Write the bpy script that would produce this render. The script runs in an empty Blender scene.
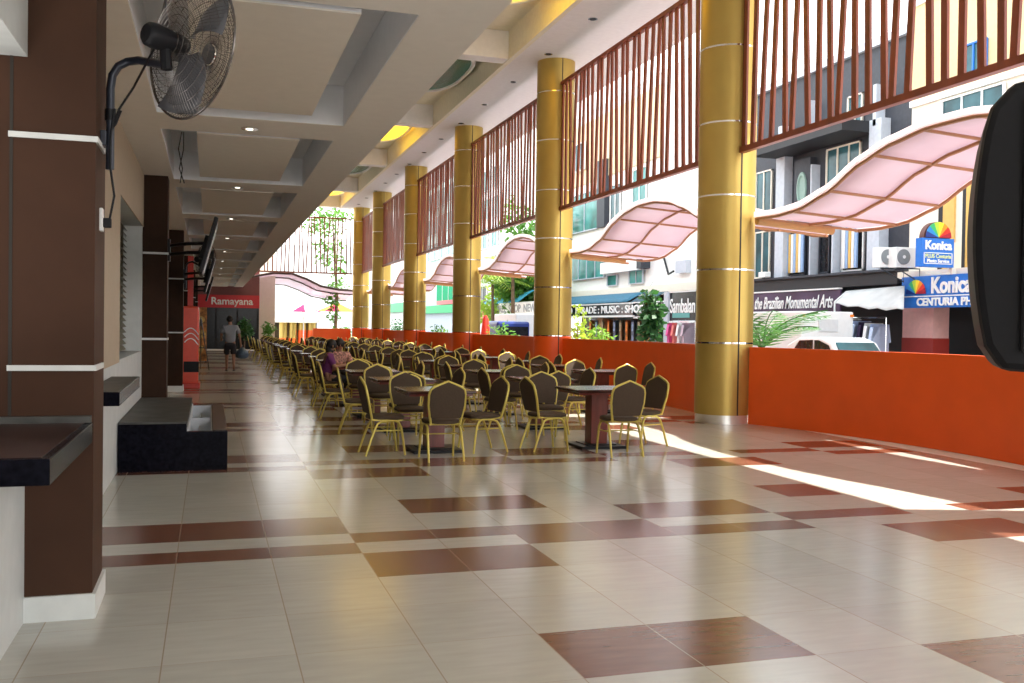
import bpy, math, random
from mathutils import Vector, Matrix
random.seed(7)
PI = math.pi
COL = bpy.context.scene.collection
CAM_F, CAM_YAW, CAM_PITCH, CAM_ROLL, CAM_H = 966.5, math.radians(17.352), math.radians(-.9087), math.radians(.8442), 1.52
def cam_axes():
    cy, sy = math.cos(CAM_YAW), math.sin(CAM_YAW)
    F = Vector((sy*math.cos(CAM_PITCH), cy*math.cos(CAM_PITCH), math.sin(CAM_PITCH)))
    r = Vector((cy, -sy, 0)); u = r.cross(F)
    return math.cos(CAM_ROLL)*r+math.sin(CAM_ROLL)*u, -math.sin(CAM_ROLL)*r+math.cos(CAM_ROLL)*u, F
RX, RU, RF = cam_axes()
def ray(x, y): return RX*((x-512)/CAM_F) - RU*((y-341.5)/CAM_F) + RF
def onX(x, y, X):
    d = ray(x, y); t = X/d.x; return Vector((X, d.y*t, CAM_H+d.z*t))
def onY(x, y, Y):
    d = ray(x, y); t = Y/d.y; return Vector((d.x*t, Y, CAM_H+d.z*t))

# ------------------------------------------------------------------ materials
def mat(name, col, rough=.5, metal=0, noise=0, scale=8, bump=0, emit=None, estr=0, spec=.5, alpha=1, trans=0, stretch=(1,1,1), coat=0):
    m = bpy.data.materials.new(name); m.use_nodes = True
    nt = m.node_tree; b = nt.nodes['Principled BSDF']
    b.inputs['Base Color'].default_value = (*col, 1)
    b.inputs['Roughness'].default_value = rough; b.inputs['Metallic'].default_value = metal
    b.inputs['Specular IOR Level'].default_value = spec
    b.inputs['Coat Weight'].default_value = coat
    if trans: b.inputs['Transmission Weight'].default_value = trans
    if emit: b.inputs['Emission Color'].default_value = (*emit, 1); b.inputs['Emission Strength'].default_value = estr
    tc = nt.nodes.new('ShaderNodeTexCoord'); mp = nt.nodes.new('ShaderNodeMapping')
    mp.inputs['Scale'].default_value = stretch
    nt.links.new(tc.outputs['Object'], mp.inputs['Vector'])
    n = nt.nodes.new('ShaderNodeTexNoise'); n.inputs['Scale'].default_value = scale; n.inputs['Detail'].default_value = 4
    nt.links.new(mp.outputs['Vector'], n.inputs['Vector'])
    amt = noise if noise else .05
    cr = nt.nodes.new('ShaderNodeValToRGB')
    cr.color_ramp.elements[0].position = .3; cr.color_ramp.elements[1].position = .7
    cr.color_ramp.elements[0].color = (*[max(0, c*(1-amt)) for c in col], 1)
    cr.color_ramp.elements[1].color = (*[min(1, c*(1+amt)) for c in col], 1)
    nt.links.new(n.outputs['Fac'], cr.inputs['Fac']); nt.links.new(cr.outputs['Color'], b.inputs['Base Color'])
    if bump:
        bp = nt.nodes.new('ShaderNodeBump'); bp.inputs['Strength'].default_value = bump; bp.inputs['Distance'].default_value = .01
        nt.links.new(n.outputs['Fac'], bp.inputs['Height']); nt.links.new(bp.outputs['Normal'], b.inputs['Normal'])
    return m
TX, TY, TX0, TY0 = .5837, .6285, .976, 6.384      # floor tile pitch and origin
def tile_mat(name, col, rough, amt):
    m = mat(name, col, rough, noise=amt, scale=3, stretch=(1.2, 6, 1))
    nt = m.node_tree; b = nt.nodes['Principled BSDF']; N = nt.nodes.new; L = nt.links.new
    old = b.inputs['Base Color'].links[0].from_socket
    tc = N('ShaderNodeTexCoord'); sp = N('ShaderNodeSeparateXYZ'); L(tc.outputs['Object'], sp.inputs[0])
    def M(op, a, v=None, w=None):
        n = N('ShaderNodeMath'); n.operation = op
        for i, s in enumerate((a, v, w)):
            if s is None: continue
            if isinstance(s, (int, float)): n.inputs[i].default_value = s
            else: L(s, n.inputs[i])
        return n.outputs[0]
    fl = []; line = None
    for ax, p, o, wd in ((0, TX, TX0, .0028), (1, TY, TY0, .0012)):
        t = M('DIVIDE', M('SUBTRACT', sp.outputs[ax], o), p)
        fl.append(M('FLOOR', t)); fr = M('FRACT', t)
        d = M('MINIMUM', fr, M('SUBTRACT', 1.0, fr))
        e = M('LESS_THAN', d, wd/p)
        line = e if line is None else M('MAXIMUM', line, e)
    cmb = N('ShaderNodeCombineXYZ'); L(fl[0], cmb.inputs[0]); L(fl[1], cmb.inputs[1])
    wn = N('ShaderNodeTexWhiteNoise'); L(cmb.outputs[0], wn.inputs['Vector'])
    hs = N('ShaderNodeHueSaturation'); L(old, hs.inputs['Color'])
    L(M('MULTIPLY_ADD', wn.outputs['Value'], .12, .94), hs.inputs['Value'])
    mx = N('ShaderNodeMix'); mx.data_type = 'RGBA'
    L(line, mx.inputs['Factor']); L(hs.outputs[0], mx.inputs[6]); mx.inputs[7].default_value = (.36, .29, .22, 1)
    L(mx.outputs[2], b.inputs['Base Color'])
    return m
TILE = tile_mat('pale_tile', (.49, .475, .42), .18, .05)
DTILE = tile_mat('brown_tile', (.17, .068, .042), .19, .18)
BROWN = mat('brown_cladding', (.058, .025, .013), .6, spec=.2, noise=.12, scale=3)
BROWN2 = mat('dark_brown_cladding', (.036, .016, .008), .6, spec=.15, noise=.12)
TRIMW = mat('white_trim_paint', (.72, .74, .72), .4)
WALLT = mat('tan_wall_paint', (.46, .37, .26), .6, noise=.04)
WALLW = mat('pale_wall_paint', (.6, .62, .6), .55, noise=.05)
CEIL = mat('ceiling_paint', (.84, .80, .73), .7, noise=.02)
CEILP = mat('ceiling_panel_paint', (.82, .77, .68), .7, noise=.02)
RECESS = mat('lit_white_recess', (.88, .90, .93), .6, noise=.02)  # white recess colour, brightened to stand in for light on its faces
CEILW = mat('white_ceiling_paint', (.86, .85, .83), .6, noise=.03)
COVE = mat('cove_paint', (.84, .79, .62), .6, noise=.04)
BLACKG = mat('polished_black_granite', (.006, .006, .01), .18, noise=.5, scale=30, spec=.14)
BLACKG.node_tree.nodes['Principled BSDF'].inputs['IOR'].default_value = 1.2
BLACKT = mat('dusty_dark_top', (.06, .06, .054), .5, noise=.5, scale=5)
WHITEP = mat('white_plastic', (.65, .68, .72), .4)
GOLD = mat('gold_cladding', (.50, .35, .09), .38, metal=.6, noise=.05, scale=2)
CHROME = mat('chrome', (.8, .8, .8), .12, metal=1)
STEEL = mat('brushed_steel', (.78, .77, .74), .3, metal=.8)
SEAM = mat('dark_joint', (.02, .015, .01), .6)
ORANGE = mat('orange_paint', (.85, .11, .01), .4, noise=.05, scale=2)
SLAT = mat('red_brown_slat_wood', (.25, .05, .018), .45, noise=.25, scale=4, stretch=(1, 1, .2))
FRAMEB = mat('tan_steel_paint', (.42, .2, .09), .45)
def canopy_mat():
    m = mat('milky_canopy_sheet', (.72, .62, .67), .3, noise=.06, scale=1.5)
    nt = m.node_tree; b = nt.nodes['Principled BSDF']; o = nt.nodes['Material Output']
    t = nt.nodes.new('ShaderNodeBsdfTranslucent'); t.inputs['Color'].default_value = (.72, .60, .67, 1)
    mx = nt.nodes.new('ShaderNodeMixShader'); mx.inputs[0].default_value = .4
    nt.links.new(b.outputs[0], mx.inputs[1]); nt.links.new(t.outputs[0], mx.inputs[2]); nt.links.new(mx.outputs[0], o.inputs['Surface'])
    return m
SHEET = canopy_mat()
TRIMT = canopy_mat(); TRIMT.name = 'white_canopy_trim'
for n_ in TRIMT.node_tree.nodes:
    if n_.type == 'BSDF_TRANSLUCENT': n_.inputs['Color'].default_value = (.95, .88, .88, 1)
    if n_.type == 'MIX_SHADER': n_.inputs[0].default_value = .7
def leaf_mat(name, c):
    m = mat(name, c, .5, noise=.4, scale=3)
    nt = m.node_tree; b = nt.nodes['Principled BSDF']; o = nt.nodes['Material Output']
    t = nt.nodes.new('ShaderNodeBsdfTranslucent'); t.inputs['Color'].default_value = (c[0]*1.8, c[1]*1.8, c[2]*1.2, 1)
    mx = nt.nodes.new('ShaderNodeMixShader'); mx.inputs[0].default_value = .35
    nt.links.new(b.outputs[0], mx.inputs[1]); nt.links.new(t.outputs[0], mx.inputs[2]); nt.links.new(mx.outputs[0], o.inputs['Surface'])
    return m
LEAF = leaf_mat('green_leaves', (.09, .22, .035)); LEAFY = leaf_mat('yellow_green_leaves', (.3, .42, .06)); LEAFG = leaf_mat('mid_green_leaves', (.17, .32, .05)); LEAFD = leaf_mat('dark_green_leaves', (.03, .10, .03))
BARK = mat('bark', (.16, .10, .06), .8, noise=.3)
FAB = mat('brown_fabric', (.06, .037, .02), .8, noise=.15, scale=60, bump=.2)
CFRAME = mat('gold_chair_paint', (.60, .48, .10), .32, metal=.3)
TABT = mat('dark_mahogany_top', (.05, .018, .013), .22, noise=.3, scale=6, stretch=(1, 5, 1))
TABR = mat('red_mahogany', (.16, .028, .018), .28, noise=.3, scale=5, stretch=(4, 4, .6))
BLACKM = mat('black_metal', (.010, .010, .012), .45, spec=.25)
BLACKP = mat('black_plastic', (.008, .008, .010), .5, noise=.1, scale=40, spec=.25)
SCREEN = mat('dark_screen', (.006, .006, .008), .3, spec=.2)
PIPE = mat('blue_black_pipe', (.03, .035, .05), .3, metal=.3)
WIRE = mat('steel_wire', (.2, .18, .17), .25, metal=.9)
VRED = mat('orange_red_enamel', (.75, .06, .02), .3)
RED = mat('red_enamel', (.55, .03, .015), .3)
SIGNRED = mat('sign_red', (.62, .02, .03), .35)
WHITE = mat('white_paint', (.82, .82, .8), .5, noise=.03)
WHITEG = mat('sign_white', (.9, .9, .88), .4)
GRAYW = mat('dark_grey_render', (.032, .036, .048), .6, noise=.15)
GREYP = mat('pale_grey_pilaster', (.5, .54, .6), .6, noise=.06)
BLACK = mat('matt_black', (.015, .015, .018), .6)
CREAM = mat('cream_render', (.84, .78, .66), .6, noise=.03)
YELLOW = mat('yellow_render', (.72, .45, .12), .6, noise=.05)
GLASS = mat('blue_green_glass', (.03, .10, .12), .12, noise=.5, scale=1.2, spec=.35)
GLASSG = mat('teal_glass', (.05, .22, .21), .15, noise=.5, scale=.8, spec=.3)
GLASSK = mat('dark_shop_glass', (.012, .013, .016), .15, noise=.4, spec=.2)
BLUES = mat('sign_blue', (.015, .17, .62), .4)
BLUEA = mat('blue_awning_canvas', (.02, .13, .21), .7, noise=.2)
GREENP = mat('bright_green_paint', (.02, .42, .14), .5)
ASPH = mat('grey_asphalt', (.2, .2, .2), .9, noise=.2)
TARP = mat('grey_white_tarpaulin', (.55, .54, .52), .7, noise=.12, scale=2, bump=.5)
PINK = mat('pink_paint', (.75, .42, .38), .6); REDB = mat('dark_red_paint', (.33, .03, .02), .5)
SKIN = mat('brown_skin', (.3, .15, .09), .5); HAIR = mat('black_hair', (.01, .008, .008), .6)
SHIRTG = mat('grey_shirt_cloth', (.28, .3, .34), .8); SHORTS = mat('dark_shorts_cloth', (.012, .012, .018), .8)
BAGB = mat('blue_grey_plastic_bag', (.07, .11, .17), .3, noise=.4, scale=20)
PURPLE = mat('purple_cloth', (.13, .02, .12), .8); FLORAL = mat('patterned_cloth', (.5, .25, .2), .8, noise=.9, scale=25)
LAMP = mat('lamp_glass', (.9, .9, .85), .2, emit=(1, .93, .8), estr=1.5)
YGLASS = mat('yellow_lit_skylight', (.9, .6, .03), .3, emit=(1, .6, .03), estr=2)
GGLASS = mat('dark_green_skylight', (.003, .06, .035), .25, emit=(.0, .25, .15), estr=.04)
def colmat(name, c): return mat(name, c, .6)
RAINBOW = [colmat('wedge_'+n, c) for n, c in (('navy', (.01, .04, .25)), ('blue', (.02, .25, .6)), ('green', (.04, .45, .15)), ('lime', (.45, .65, .05)), ('yellow', (.95, .75, .03)), ('orange', (.9, .3, .02)), ('red', (.75, .03, .02)), ('maroon', (.4, .01, .03)))]

# ------------------------------------------------------------------ mesh building
class MB:
    def __init__(s): s.v = []; s.f = []; s.mi = []
    def add(s, vs, fs, mi=0):
        o = len(s.v); s.v += [Vector(v) for v in vs]; s.f += [tuple(i+o for i in f) for f in fs]; s.mi += [mi]*len(fs); return s
    def box(s, x0, x1, y0, y1, z0, z1, mi=0):
        x0, x1 = sorted((x0, x1)); y0, y1 = sorted((y0, y1)); z0, z1 = sorted((z0, z1))
        return s.add([(x0,y0,z0),(x1,y0,z0),(x1,y1,z0),(x0,y1,z0),(x0,y0,z1),(x1,y0,z1),(x1,y1,z1),(x0,y1,z1)],
              [(0,3,2,1),(4,5,6,7),(0,1,5,4),(1,2,6,5),(2,3,7,6),(3,0,4,7)], mi)
    def mbox(s, M, dx, dy, dz, mi=0):
        o = len(s.v); s.box(-dx/2, dx/2, -dy/2, dy/2, -dz/2, dz/2, mi)
        for i in range(o, len(s.v)): s.v[i] = M @ s.v[i]
        return s
    def tube(s, pts, r, n=8, closed=False, cap=True):
        pts = [Vector(p) for p in pts]; m = len(pts); o = len(s.v); up = None
        rs = r if isinstance(r, (list, tuple)) else [r]*m
        for i, p in enumerate(pts):
            a = pts[i-1] if (i or closed) else p; b = pts[(i+1) % m] if (i < m-1 or closed) else p
            t = (b-a).normalized()
            if up is None:
                up = t.orthogonal().normalized()
            else:
                up = (up - t*up.dot(t)); up = up.normalized() if up.length > 1e-6 else t.orthogonal().normalized()
            w = t.cross(up)
            for k in range(n):
                an = 2*PI*k/n; s.v.append(p + (up*math.cos(an)+w*math.sin(an))*rs[i])
        R = m if closed else m-1
        for i in range(R):
            for k in range(n):
                a = o+i*n+k; b = o+i*n+(k+1) % n; c = o+((i+1) % m)*n+(k+1) % n; d = o+((i+1) % m)*n+k
                s.f.append((a, b, c, d)); s.mi.append(0)
        if cap and not closed:
            s.f.append(tuple(o+k for k in range(n))[::-1]); s.f.append(tuple(o+(m-1)*n+k for k in range(n))); s.mi += [0, 0]
        return s
    def lathe(s, prof, c=(0,0,0), n=32, M=None, cap=True, mi=0):
        o = len(s.v); c = Vector(c)
        for r, z in prof:
            for k in range(n):
                v = Vector((r*math.cos(2*PI*k/n), r*math.sin(2*PI*k/n), z))
                s.v.append((M @ v) if M else v+c)
        for i in range(len(prof)-1):
            for k in range(n):
                s.f.append((o+i*n+k, o+i*n+(k+1) % n, o+(i+1)*n+(k+1) % n, o+(i+1)*n+k)); s.mi.append(mi)
        if cap:
            s.f.append(tuple(o+k for k in range(n))[::-1]); s.f.append(tuple(o+(len(prof)-1)*n+k for k in range(n))); s.mi += [mi, mi]
        return s
    def prism(s, poly, d, mi=0):            # poly: 3-D points of a planar outline, d: extrusion vector
        poly = [Vector(p) for p in poly]; n = len(poly); d = Vector(d)
        return s.add(poly+[p+d for p in poly], [tuple(range(n))[::-1], tuple(range(n, 2*n))]+[(i, (i+1) % n, n+(i+1) % n, n+i) for i in range(n)], mi)
    def grid(s, P, mi=0):
        nu, nv = len(P), len(P[0])
        return s.add([p for r in P for p in r], [(i*nv+j, (i+1)*nv+j, (i+1)*nv+j+1, i*nv+j+1) for i in range(nu-1) for j in range(nv-1)], mi)
    def ball(s, c, rx, ry=None, rz=None, n=12, m=8, M=None):
        ry = ry or rx; rz = rz or rx; o = len(s.v); c = Vector(c)
        for i in range(m+1):
            a = PI*i/m
            for k in range(n):
                v = Vector((rx*math.sin(a)*math.cos(2*PI*k/n), ry*math.sin(a)*math.sin(2*PI*k/n), rz*math.cos(a)))
                s.v.append(((M @ v) if M else v)+c)
        for i in range(m):
            for k in range(n):
                s.f.append((o+i*n+k, o+(i+1)*n+k, o+(i+1)*n+(k+1) % n, o+i*n+(k+1) % n)); s.mi.append(0)
        return s
    def build(s, name, mats, parent=None, loc=None, smooth=False, bevel=0, solid=0):
        mats = mats if isinstance(mats, (list, tuple)) else [mats]
        root = parent
        while root is not None and root.parent is not None: root = root.parent
        org = Vector(loc) if loc is not None else (root.location.copy() if root is not None else None)
        if org is None:
            xs = [v.x for v in s.v]; ys = [v.y for v in s.v]; zs = [v.z for v in s.v]
            org = Vector(((min(xs)+max(xs))/2, (min(ys)+max(ys))/2, min(zs)))
        me = bpy.data.meshes.new(name); me.from_pydata([v-org for v in s.v], [], s.f)
        for m in mats: me.materials.append(m)
        for p, k in zip(me.polygons, s.mi): p.material_index = k; p.use_smooth = smooth
        import bmesh
        bm = bmesh.new(); bm.from_mesh(me); bmesh.ops.remove_doubles(bm, verts=bm.verts, dist=1e-5) if not solid else None
        bmesh.ops.recalc_face_normals(bm, faces=bm.faces); bm.to_mesh(me); bm.free()
        me.update()
        o = bpy.data.objects.new(name, me); COL.objects.link(o)
        if parent is not None: o.parent = parent
        else: o.location = org
        if smooth:
            try: me.set_sharp_from_angle(angle=math.radians(40))
            except Exception: pass
        if bevel:
            b = o.modifiers.new('bevel', 'BEVEL'); b.width = bevel; b.segments = 2; b.limit_method = 'ANGLE'
        if solid:
            b = o.modifiers.new('solid', 'SOLIDIFY'); b.thickness = solid; b.offset = 0
        return o
def thing(name, label, cat, loc=(0,0,0), group=None, rz=0):
    o = bpy.data.objects.new(name, None); COL.objects.link(o); o.location = loc; o.rotation_euler = (0, 0, rz)
    o.empty_display_size = .1
    return tag(o, label, cat, group)
def tag(o, label, cat, group=None, kind=None):
    o['label'] = label; o['category'] = cat
    if group: o['group'] = group
    if kind: o['kind'] = kind
    return o
def struct(o): o['kind'] = 'structure'; return o
def copy_tree(o, parent=None):
    c = o.copy(); COL.objects.link(c)
    if parent is not None: c.parent = parent
    for ch in [x for x in o.children]: copy_tree(ch, c)
    return c
def text(body, name, m, parent, size, M, depth=.01, bold=0, sx=1, shear=0, align='CENTER'):
    cu = bpy.data.curves.new(name, 'FONT'); cu.body = body; cu.size = size; cu.extrude = depth; cu.offset = bold
    cu.align_x = align; cu.align_y = 'CENTER'; cu.shear = shear; cu.resolution_u = 4
    t = bpy.data.objects.new(name, cu); COL.objects.link(t)
    dg = bpy.context.evaluated_depsgraph_get(); dg.update()
    me = bpy.data.meshes.new_from_object(t.evaluated_get(dg)); bpy.data.objects.remove(t); bpy.data.curves.remove(cu)
    root = parent
    while root.parent is not None: root = root.parent
    me.transform(Matrix.Translation(-root.location) @ M @ Matrix.Diagonal((sx, 1, 1, 1)))
    me.materials.clear(); me.materials.append(m)
    o = bpy.data.objects.new(name, me); COL.objects.link(o); o.parent = parent
    return o
def basis(o, ex, ey):                      # local x->ex, y->ey, z->ex x ey, at o
    ex = Vector(ex).normalized(); ey = Vector(ey).normalized(); ez = ex.cross(ey)
    M = Matrix((ex, ey, ez)).transposed().to_4x4(); M.translation = Vector(o); return M
def faceY(x, y, z): return basis((x, y, z), (1,0,0), (0,0,1))      # readable looking along +Y
def faceX(x, y, z): return basis((x, y, z), (0,-1,0), (0,0,1))     # readable looking along +X

# ------------------------------------------------------------------ floor
XCOL = 8.06
YCOL = [5.69, 14.12, 22.48, 30.88, 39.39, 47.6, 54.4]
darkr = {1: [(-4,0),(4,6),(11,13)], 2: [(1,3),(7,8)], 5: [(0,2),(7,9)]}
lower = [(-4,0),(2,4),(4,6),(11,13)]; upper = [(0,2),(2,4),(6,8),(9,11)]
fl = MB()
FX1 = 8.64
def is_dark(i, row):
    for a, b in row:
        if a <= i < b: return 1
    return 0
for j in range(-24, 82):
    y0 = TY0+j*TY; y1 = y0+TY
    jm = j % 6
    bands = [(y0, (y0+y1)/2, lower), ((y0+y1)/2, y1, upper)] if jm == 0 else [(y0, y1, darkr.get(jm, []))]
    for a, b, row in bands:
        for i in range(-4, 14):
            x0 = max(TX0+i*TX, -.88); x1 = min(TX0+(i+1)*TX, FX1)
            if x1 <= x0: continue
            fl.add([(x0,a,0),(x1,a,0),(x1,b,0),(x0,b,0)], [(0,1,2,3)], is_dark(i, row))
fl.box(-.88, FX1, TY0-24*TY, TY0+82*TY, -.3, -.002)
struct(fl.build('floor', [TILE, DTILE], loc=(0,0,0)))
# kerb outside the tiles, its white standing in for a sunlit sliver
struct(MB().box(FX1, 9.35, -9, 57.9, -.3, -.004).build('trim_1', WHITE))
tag(MB().box(9.35, 60, -30, 160, -.5, -.3).build('street_pavement', ASPH), 'grey asphalt street beyond the orange parapet', 'street')['kind'] = 'structure'
struct(MB().box(-30, 9.35, 57.9, 160, -.5, -.05).build('ground', ASPH))

# ------------------------------------------------------------------ left wall, brown piers
WX = -.877; SOF = 3.48
wl = MB()
wl.box(WX-.15, WX, -9, 5.32, 0, .9).box(WX-.15, WX, -9, 5.32, 2.82, SOF)            # under counter, lintel
wl.box(WX-.15, WX, 5.79, 10.4, 0, SOF)
wl.box(WX-.4, WX, 10.4, 13.9, 0, 1.12)
wl.box(WX-.4, WX, 10.4, 13.9, 2.78, SOF)
wl.box(WX-.4, WX, 13.8, 13.9, 1.12, 2.78)
struct(wl.build('wall_left', WALLW))
struct(MB().box(WX, WX+.012, 5.79, 10.4, 1.1, SOF).build('trim_2', WALLT)); struct(MB().box(WX, WX+.012, 10.4, 13.9, 2.78, SOF).build('trim_4', WALLT))
wn = MB().box(-1.15, -1.11, 10.4, 13.8, 1.12, 2.78)
for k in range(22): wn.mbox(Matrix.Translation((-1.085, 12.1, 1.16+k*.075)) @ Matrix.Rotation(.9, 4, 'Y'), .06, 3.38, .006)
w = struct(wn.build('window_1', mat('olive_louvre', (.13, .12, .07), .5)))
struct(MB().box(-3.2, -3.1, -9, 5.3, 0, SOF).build('wall_kitchen', BROWN2))
ylc = [5.32, 13.9, 22.0, 30.4, 38.8, 47.0]
names = ['nearest the camera with a wall fan above', 'just behind the black bench with a screen bracket', 'just before the red vending machine', 'just past the vending machine', 'beside the picture standee', 'farthest down the walkway']
for k, y in enumerate(ylc):
    x0 = -1.35 if k == 0 else WX
    p = thing('pier', 'square dark brown pier with white bands, '+names[k], 'pier', (-.7, y+.23, 0), 'brown piers along the shop side')
    s = MB().box(x0, -.562, y, y+.47, 0, SOF)
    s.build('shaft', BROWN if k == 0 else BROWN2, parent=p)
    for z in (1.262, 2.42):
        MB().box(x0+(.39 if k == 0 else 0), -.55, y-.012, y+.36, z, z+.028).build('band', TRIMW, parent=p)
    b = MB().box(WX+.0, -.545, y-.018, y+.488, 0, .128)
    b.build('baseboard', TRIMW, parent=p)
    if k == 0:
        MB().box(-.955, -.94, y-.004, y, 1, 2.82).build('joint', SEAM, parent=p)
# shop fronts along the rest of the left side
sf = MB()
for a, b in ((14.37, 22), (22.47, 30.4), (30.87, 38.8), (39.27, 47), (47.47, 56)):
    sf.box(WX-.15, WX, a, b, 0, .25); sf.box(WX-.15, WX, a, b, 2.6, SOF)
struct(sf.build('wall_shops', WALLT))
for n, (a, b) in enumerate(((14.37, 22), (22.47, 30.4), (30.87, 38.8), (39.27, 47), (47.47, 56))):
    g = struct(MB().box(WX-.1, WX-.06, a, b, .25, 2.6).build('window_%d' % (n+2), GLASSK))
    fm = MB()
    for t in range(5): yy = a+(b-a)*t/4; fm.box(WX-.11, WX-.04, yy-.03, yy+.03, .25, 2.6)
    fm.build('window_frame', BLACKM, parent=g)
# counters
c = thing('counter', 'wide black counter slab jutting from the wall beside the nearest brown pier', 'counter', (-.8, 4.6, .9))
MB().box(-1.3, -.565, 3.94, 5.318, .9, 1.0).build('slab', BLACKG, parent=c, bevel=.004)
MB().box(-1.29, -.60, 3.98, 5.31, 1.0, 1.002).build('top', mat('dusty_brown_glass_top', (.03, .014, .012), .3, spec=.15, noise=.6, scale=2.5, stretch=(1, .4, 1)), parent=c)
MB().box(-1.3, -.57, 5.27, 5.318, 1.002, 1.035).build('sill', BLACKT, parent=c)
c = thing('wall_ledge', 'short black ledge on the wall beyond the nearest brown pier', 'ledge', (-.85, 8.5, .9))
MB().box(WX+.013, -.62, 7.5, 9.6, .9, 1.0).build('slab', BLACKG, parent=c, bevel=.004)
MB().box(WX+.015, -.63, 7.52, 9.58, 1.0, 1.003).build('top', BLACKT, parent=c)
# black bench with basin
b = thing('bench', 'low polished black bench with a sunken white basin by the left wall', 'bench', (-.34, 12, 0))
m = MB().box(-.868, -.219, 10.35, 13.7, 0, .48)
m.build('body', BLACKG, parent=b)
MB().box(-.868, -.215, 10.345, 13.7, .48, .5).build('top', BLACKT, parent=b)
m = MB().box(-.219, .181, 10.35, 10.42, 0, .398).box(.03, .181, 10.42, 13.7, 0, .398).box(-.219, .03, 13.6, 13.7, 0, .398).box(-.219, .03, 10.42, 13.6, 0, .2)
m.build('planter_box', [BLACKG], parent=b)
MB().box(.035, .178, 10.43, 13.69, .398, .405).build('rim', mat('brown_rim', (.10, .06, .045), .4), parent=b)
m = MB().box(-.215, .028, 10.43, 13.6, .2, .23).box(-.218, -.208, 10.43, 13.6, .2, .42).box(.018, .028, 10.43, 13.6, .2, .395).box(-.215, .028, 13.58, 13.6, .2, .395).box(-.215, .028, 11.9, 11.93, .2, .39)
m.box(-.11, -.1, 10.43, 13.6, .23, .3)
m.build('basin', WHITEP, parent=b)

# ------------------------------------------------------------------ coffered walkway ceiling
yc = [(-5.0+2.94*0, 0)]
m = MB(); pan = MB()
x_l, x_r = -.33*1.52, .82*1.52; BX = 1.72
m.box(-3.2, x_l, -9, 57.5, SOF, SOF+.42); m.box(x_r, BX, -9, 57.5, SOF, SOF+.42)
m.box(x_l, x_r, -9, 57.5, SOF+.40, SOF+.44)
step = 2.935*1.52; first = 3.98*1.52; ln = 2.4*1.52
cof = []
k = -3
while first+k*step < 57: cof.append((first+k*step, first+k*step+ln)); k += 1
prev = -9
for a, bb in cof:
    if a > prev: m.box(x_l, x_r, prev, min(a, 57.5), SOF, SOF+.42)
    prev = bb
struct(m.build('ceiling', CEIL))
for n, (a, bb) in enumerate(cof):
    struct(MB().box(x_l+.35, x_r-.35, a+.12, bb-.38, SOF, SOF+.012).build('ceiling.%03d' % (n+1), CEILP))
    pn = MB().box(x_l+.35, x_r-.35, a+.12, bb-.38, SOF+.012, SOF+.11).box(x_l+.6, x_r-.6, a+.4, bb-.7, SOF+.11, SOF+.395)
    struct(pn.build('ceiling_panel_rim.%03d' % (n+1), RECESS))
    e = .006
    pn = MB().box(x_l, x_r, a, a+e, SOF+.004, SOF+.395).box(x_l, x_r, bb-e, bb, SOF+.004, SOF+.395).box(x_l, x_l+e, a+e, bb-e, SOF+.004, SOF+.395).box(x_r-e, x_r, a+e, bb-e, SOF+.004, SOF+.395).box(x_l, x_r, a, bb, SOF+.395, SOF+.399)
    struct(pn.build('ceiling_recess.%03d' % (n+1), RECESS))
struct(MB().box(BX-.02, BX, -9, 57.5, SOF+.42, 9.2).box(-3.2, -3.1, -9, 57.5, SOF+.42, 9.2).build('wall_upper', CEILW))
DORD = ['nearest', 'second', 'third', 'fourth', 'fifth', 'sixth', 'seventh', 'eighth', 'ninth', 'tenth', 'eleventh', 'twelfth', 'thirteenth', 'fourteenth', 'fifteenth', 'sixteenth', 'seventeenth']
# recessed downlights between coffers
for n, (a, bb) in enumerate(cof):
    y = bb+.45
    if y < 7 or y > 50: continue
    t = thing('downlight', 'small round chrome downlight in the low ceiling, %s from the wall fan' % DORD[n-3], 'ceiling light', (.36, y, SOF), 'downlights in the low coffered ceiling')
    MB().lathe([(.085, -.012), (.085, 0), (.07, .0)], (.36, y, SOF), 20).build('ring', CHROME, parent=t, smooth=True)
    MB().lathe([(.038, -.016), (.02, -.02)], (.36, y, SOF), 16).build('lamp', LAMP, parent=t)
# ------------------------------------------------------------------ high ceiling
HC = 8.01
struct(MB().box(7.0, 10.1, -9, 55.2, HC, HC+.15).build('ceiling_high', CEILW))
m = MB(); 
m.box(6.88, 6.999, -9, 55.2, HC+.0, HC+.75)
m.box(BX, 6.98, -9, 55.2, HC+.7, HC+.8)
struct(m.build('ceiling_cove', COVE))
for k, y in enumerate([-2.7]+YCOL):
    struct(MB().box(BX, 6.875, y+.15, y+.62, HC+.02, HC+.22).box(BX, 6.875, y+.15, y+.4, HC+.22, HC+.69).build('ceiling_beam.%03d' % k, CEILW))
    if k == 7: break
    a = y+2.6 if k else y+2.6
    g = YGLASS if k % 2 == 0 else GGLASS
    nm = 'yellow' if k % 2 == 0 else 'dark green'
    if k < 2: continue
    ordn = {2: 'nearest yellow', 3: 'nearest dark green', 4: 'second yellow', 5: 'second dark green', 6: 'farthest yellow'}[k]
    t = thing('skylight', ordn+' oval skylight with white rim in the high ceiling cove', 'skylight', (5.7, y+4.3, HC+.5), 'oval skylights in the cove')
    pts = []
    for q in range(48):
        an = 2*PI*q/48; ca, sa = math.cos(an), math.sin(an)
        pts.append((5.5+1.25*math.copysign(abs(ca)**.7, ca), y+3.9+2.2*math.copysign(abs(sa)**.7, sa), HC+.52))
    MB().prism(pts, (0, 0, .03)).build('glass', g, parent=t)
    MB().tube([(p[0], p[1], p[2]) for p in pts], .06, 6, closed=True).build('rim', WHITE, parent=t, smooth=True)
k = 0
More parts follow.
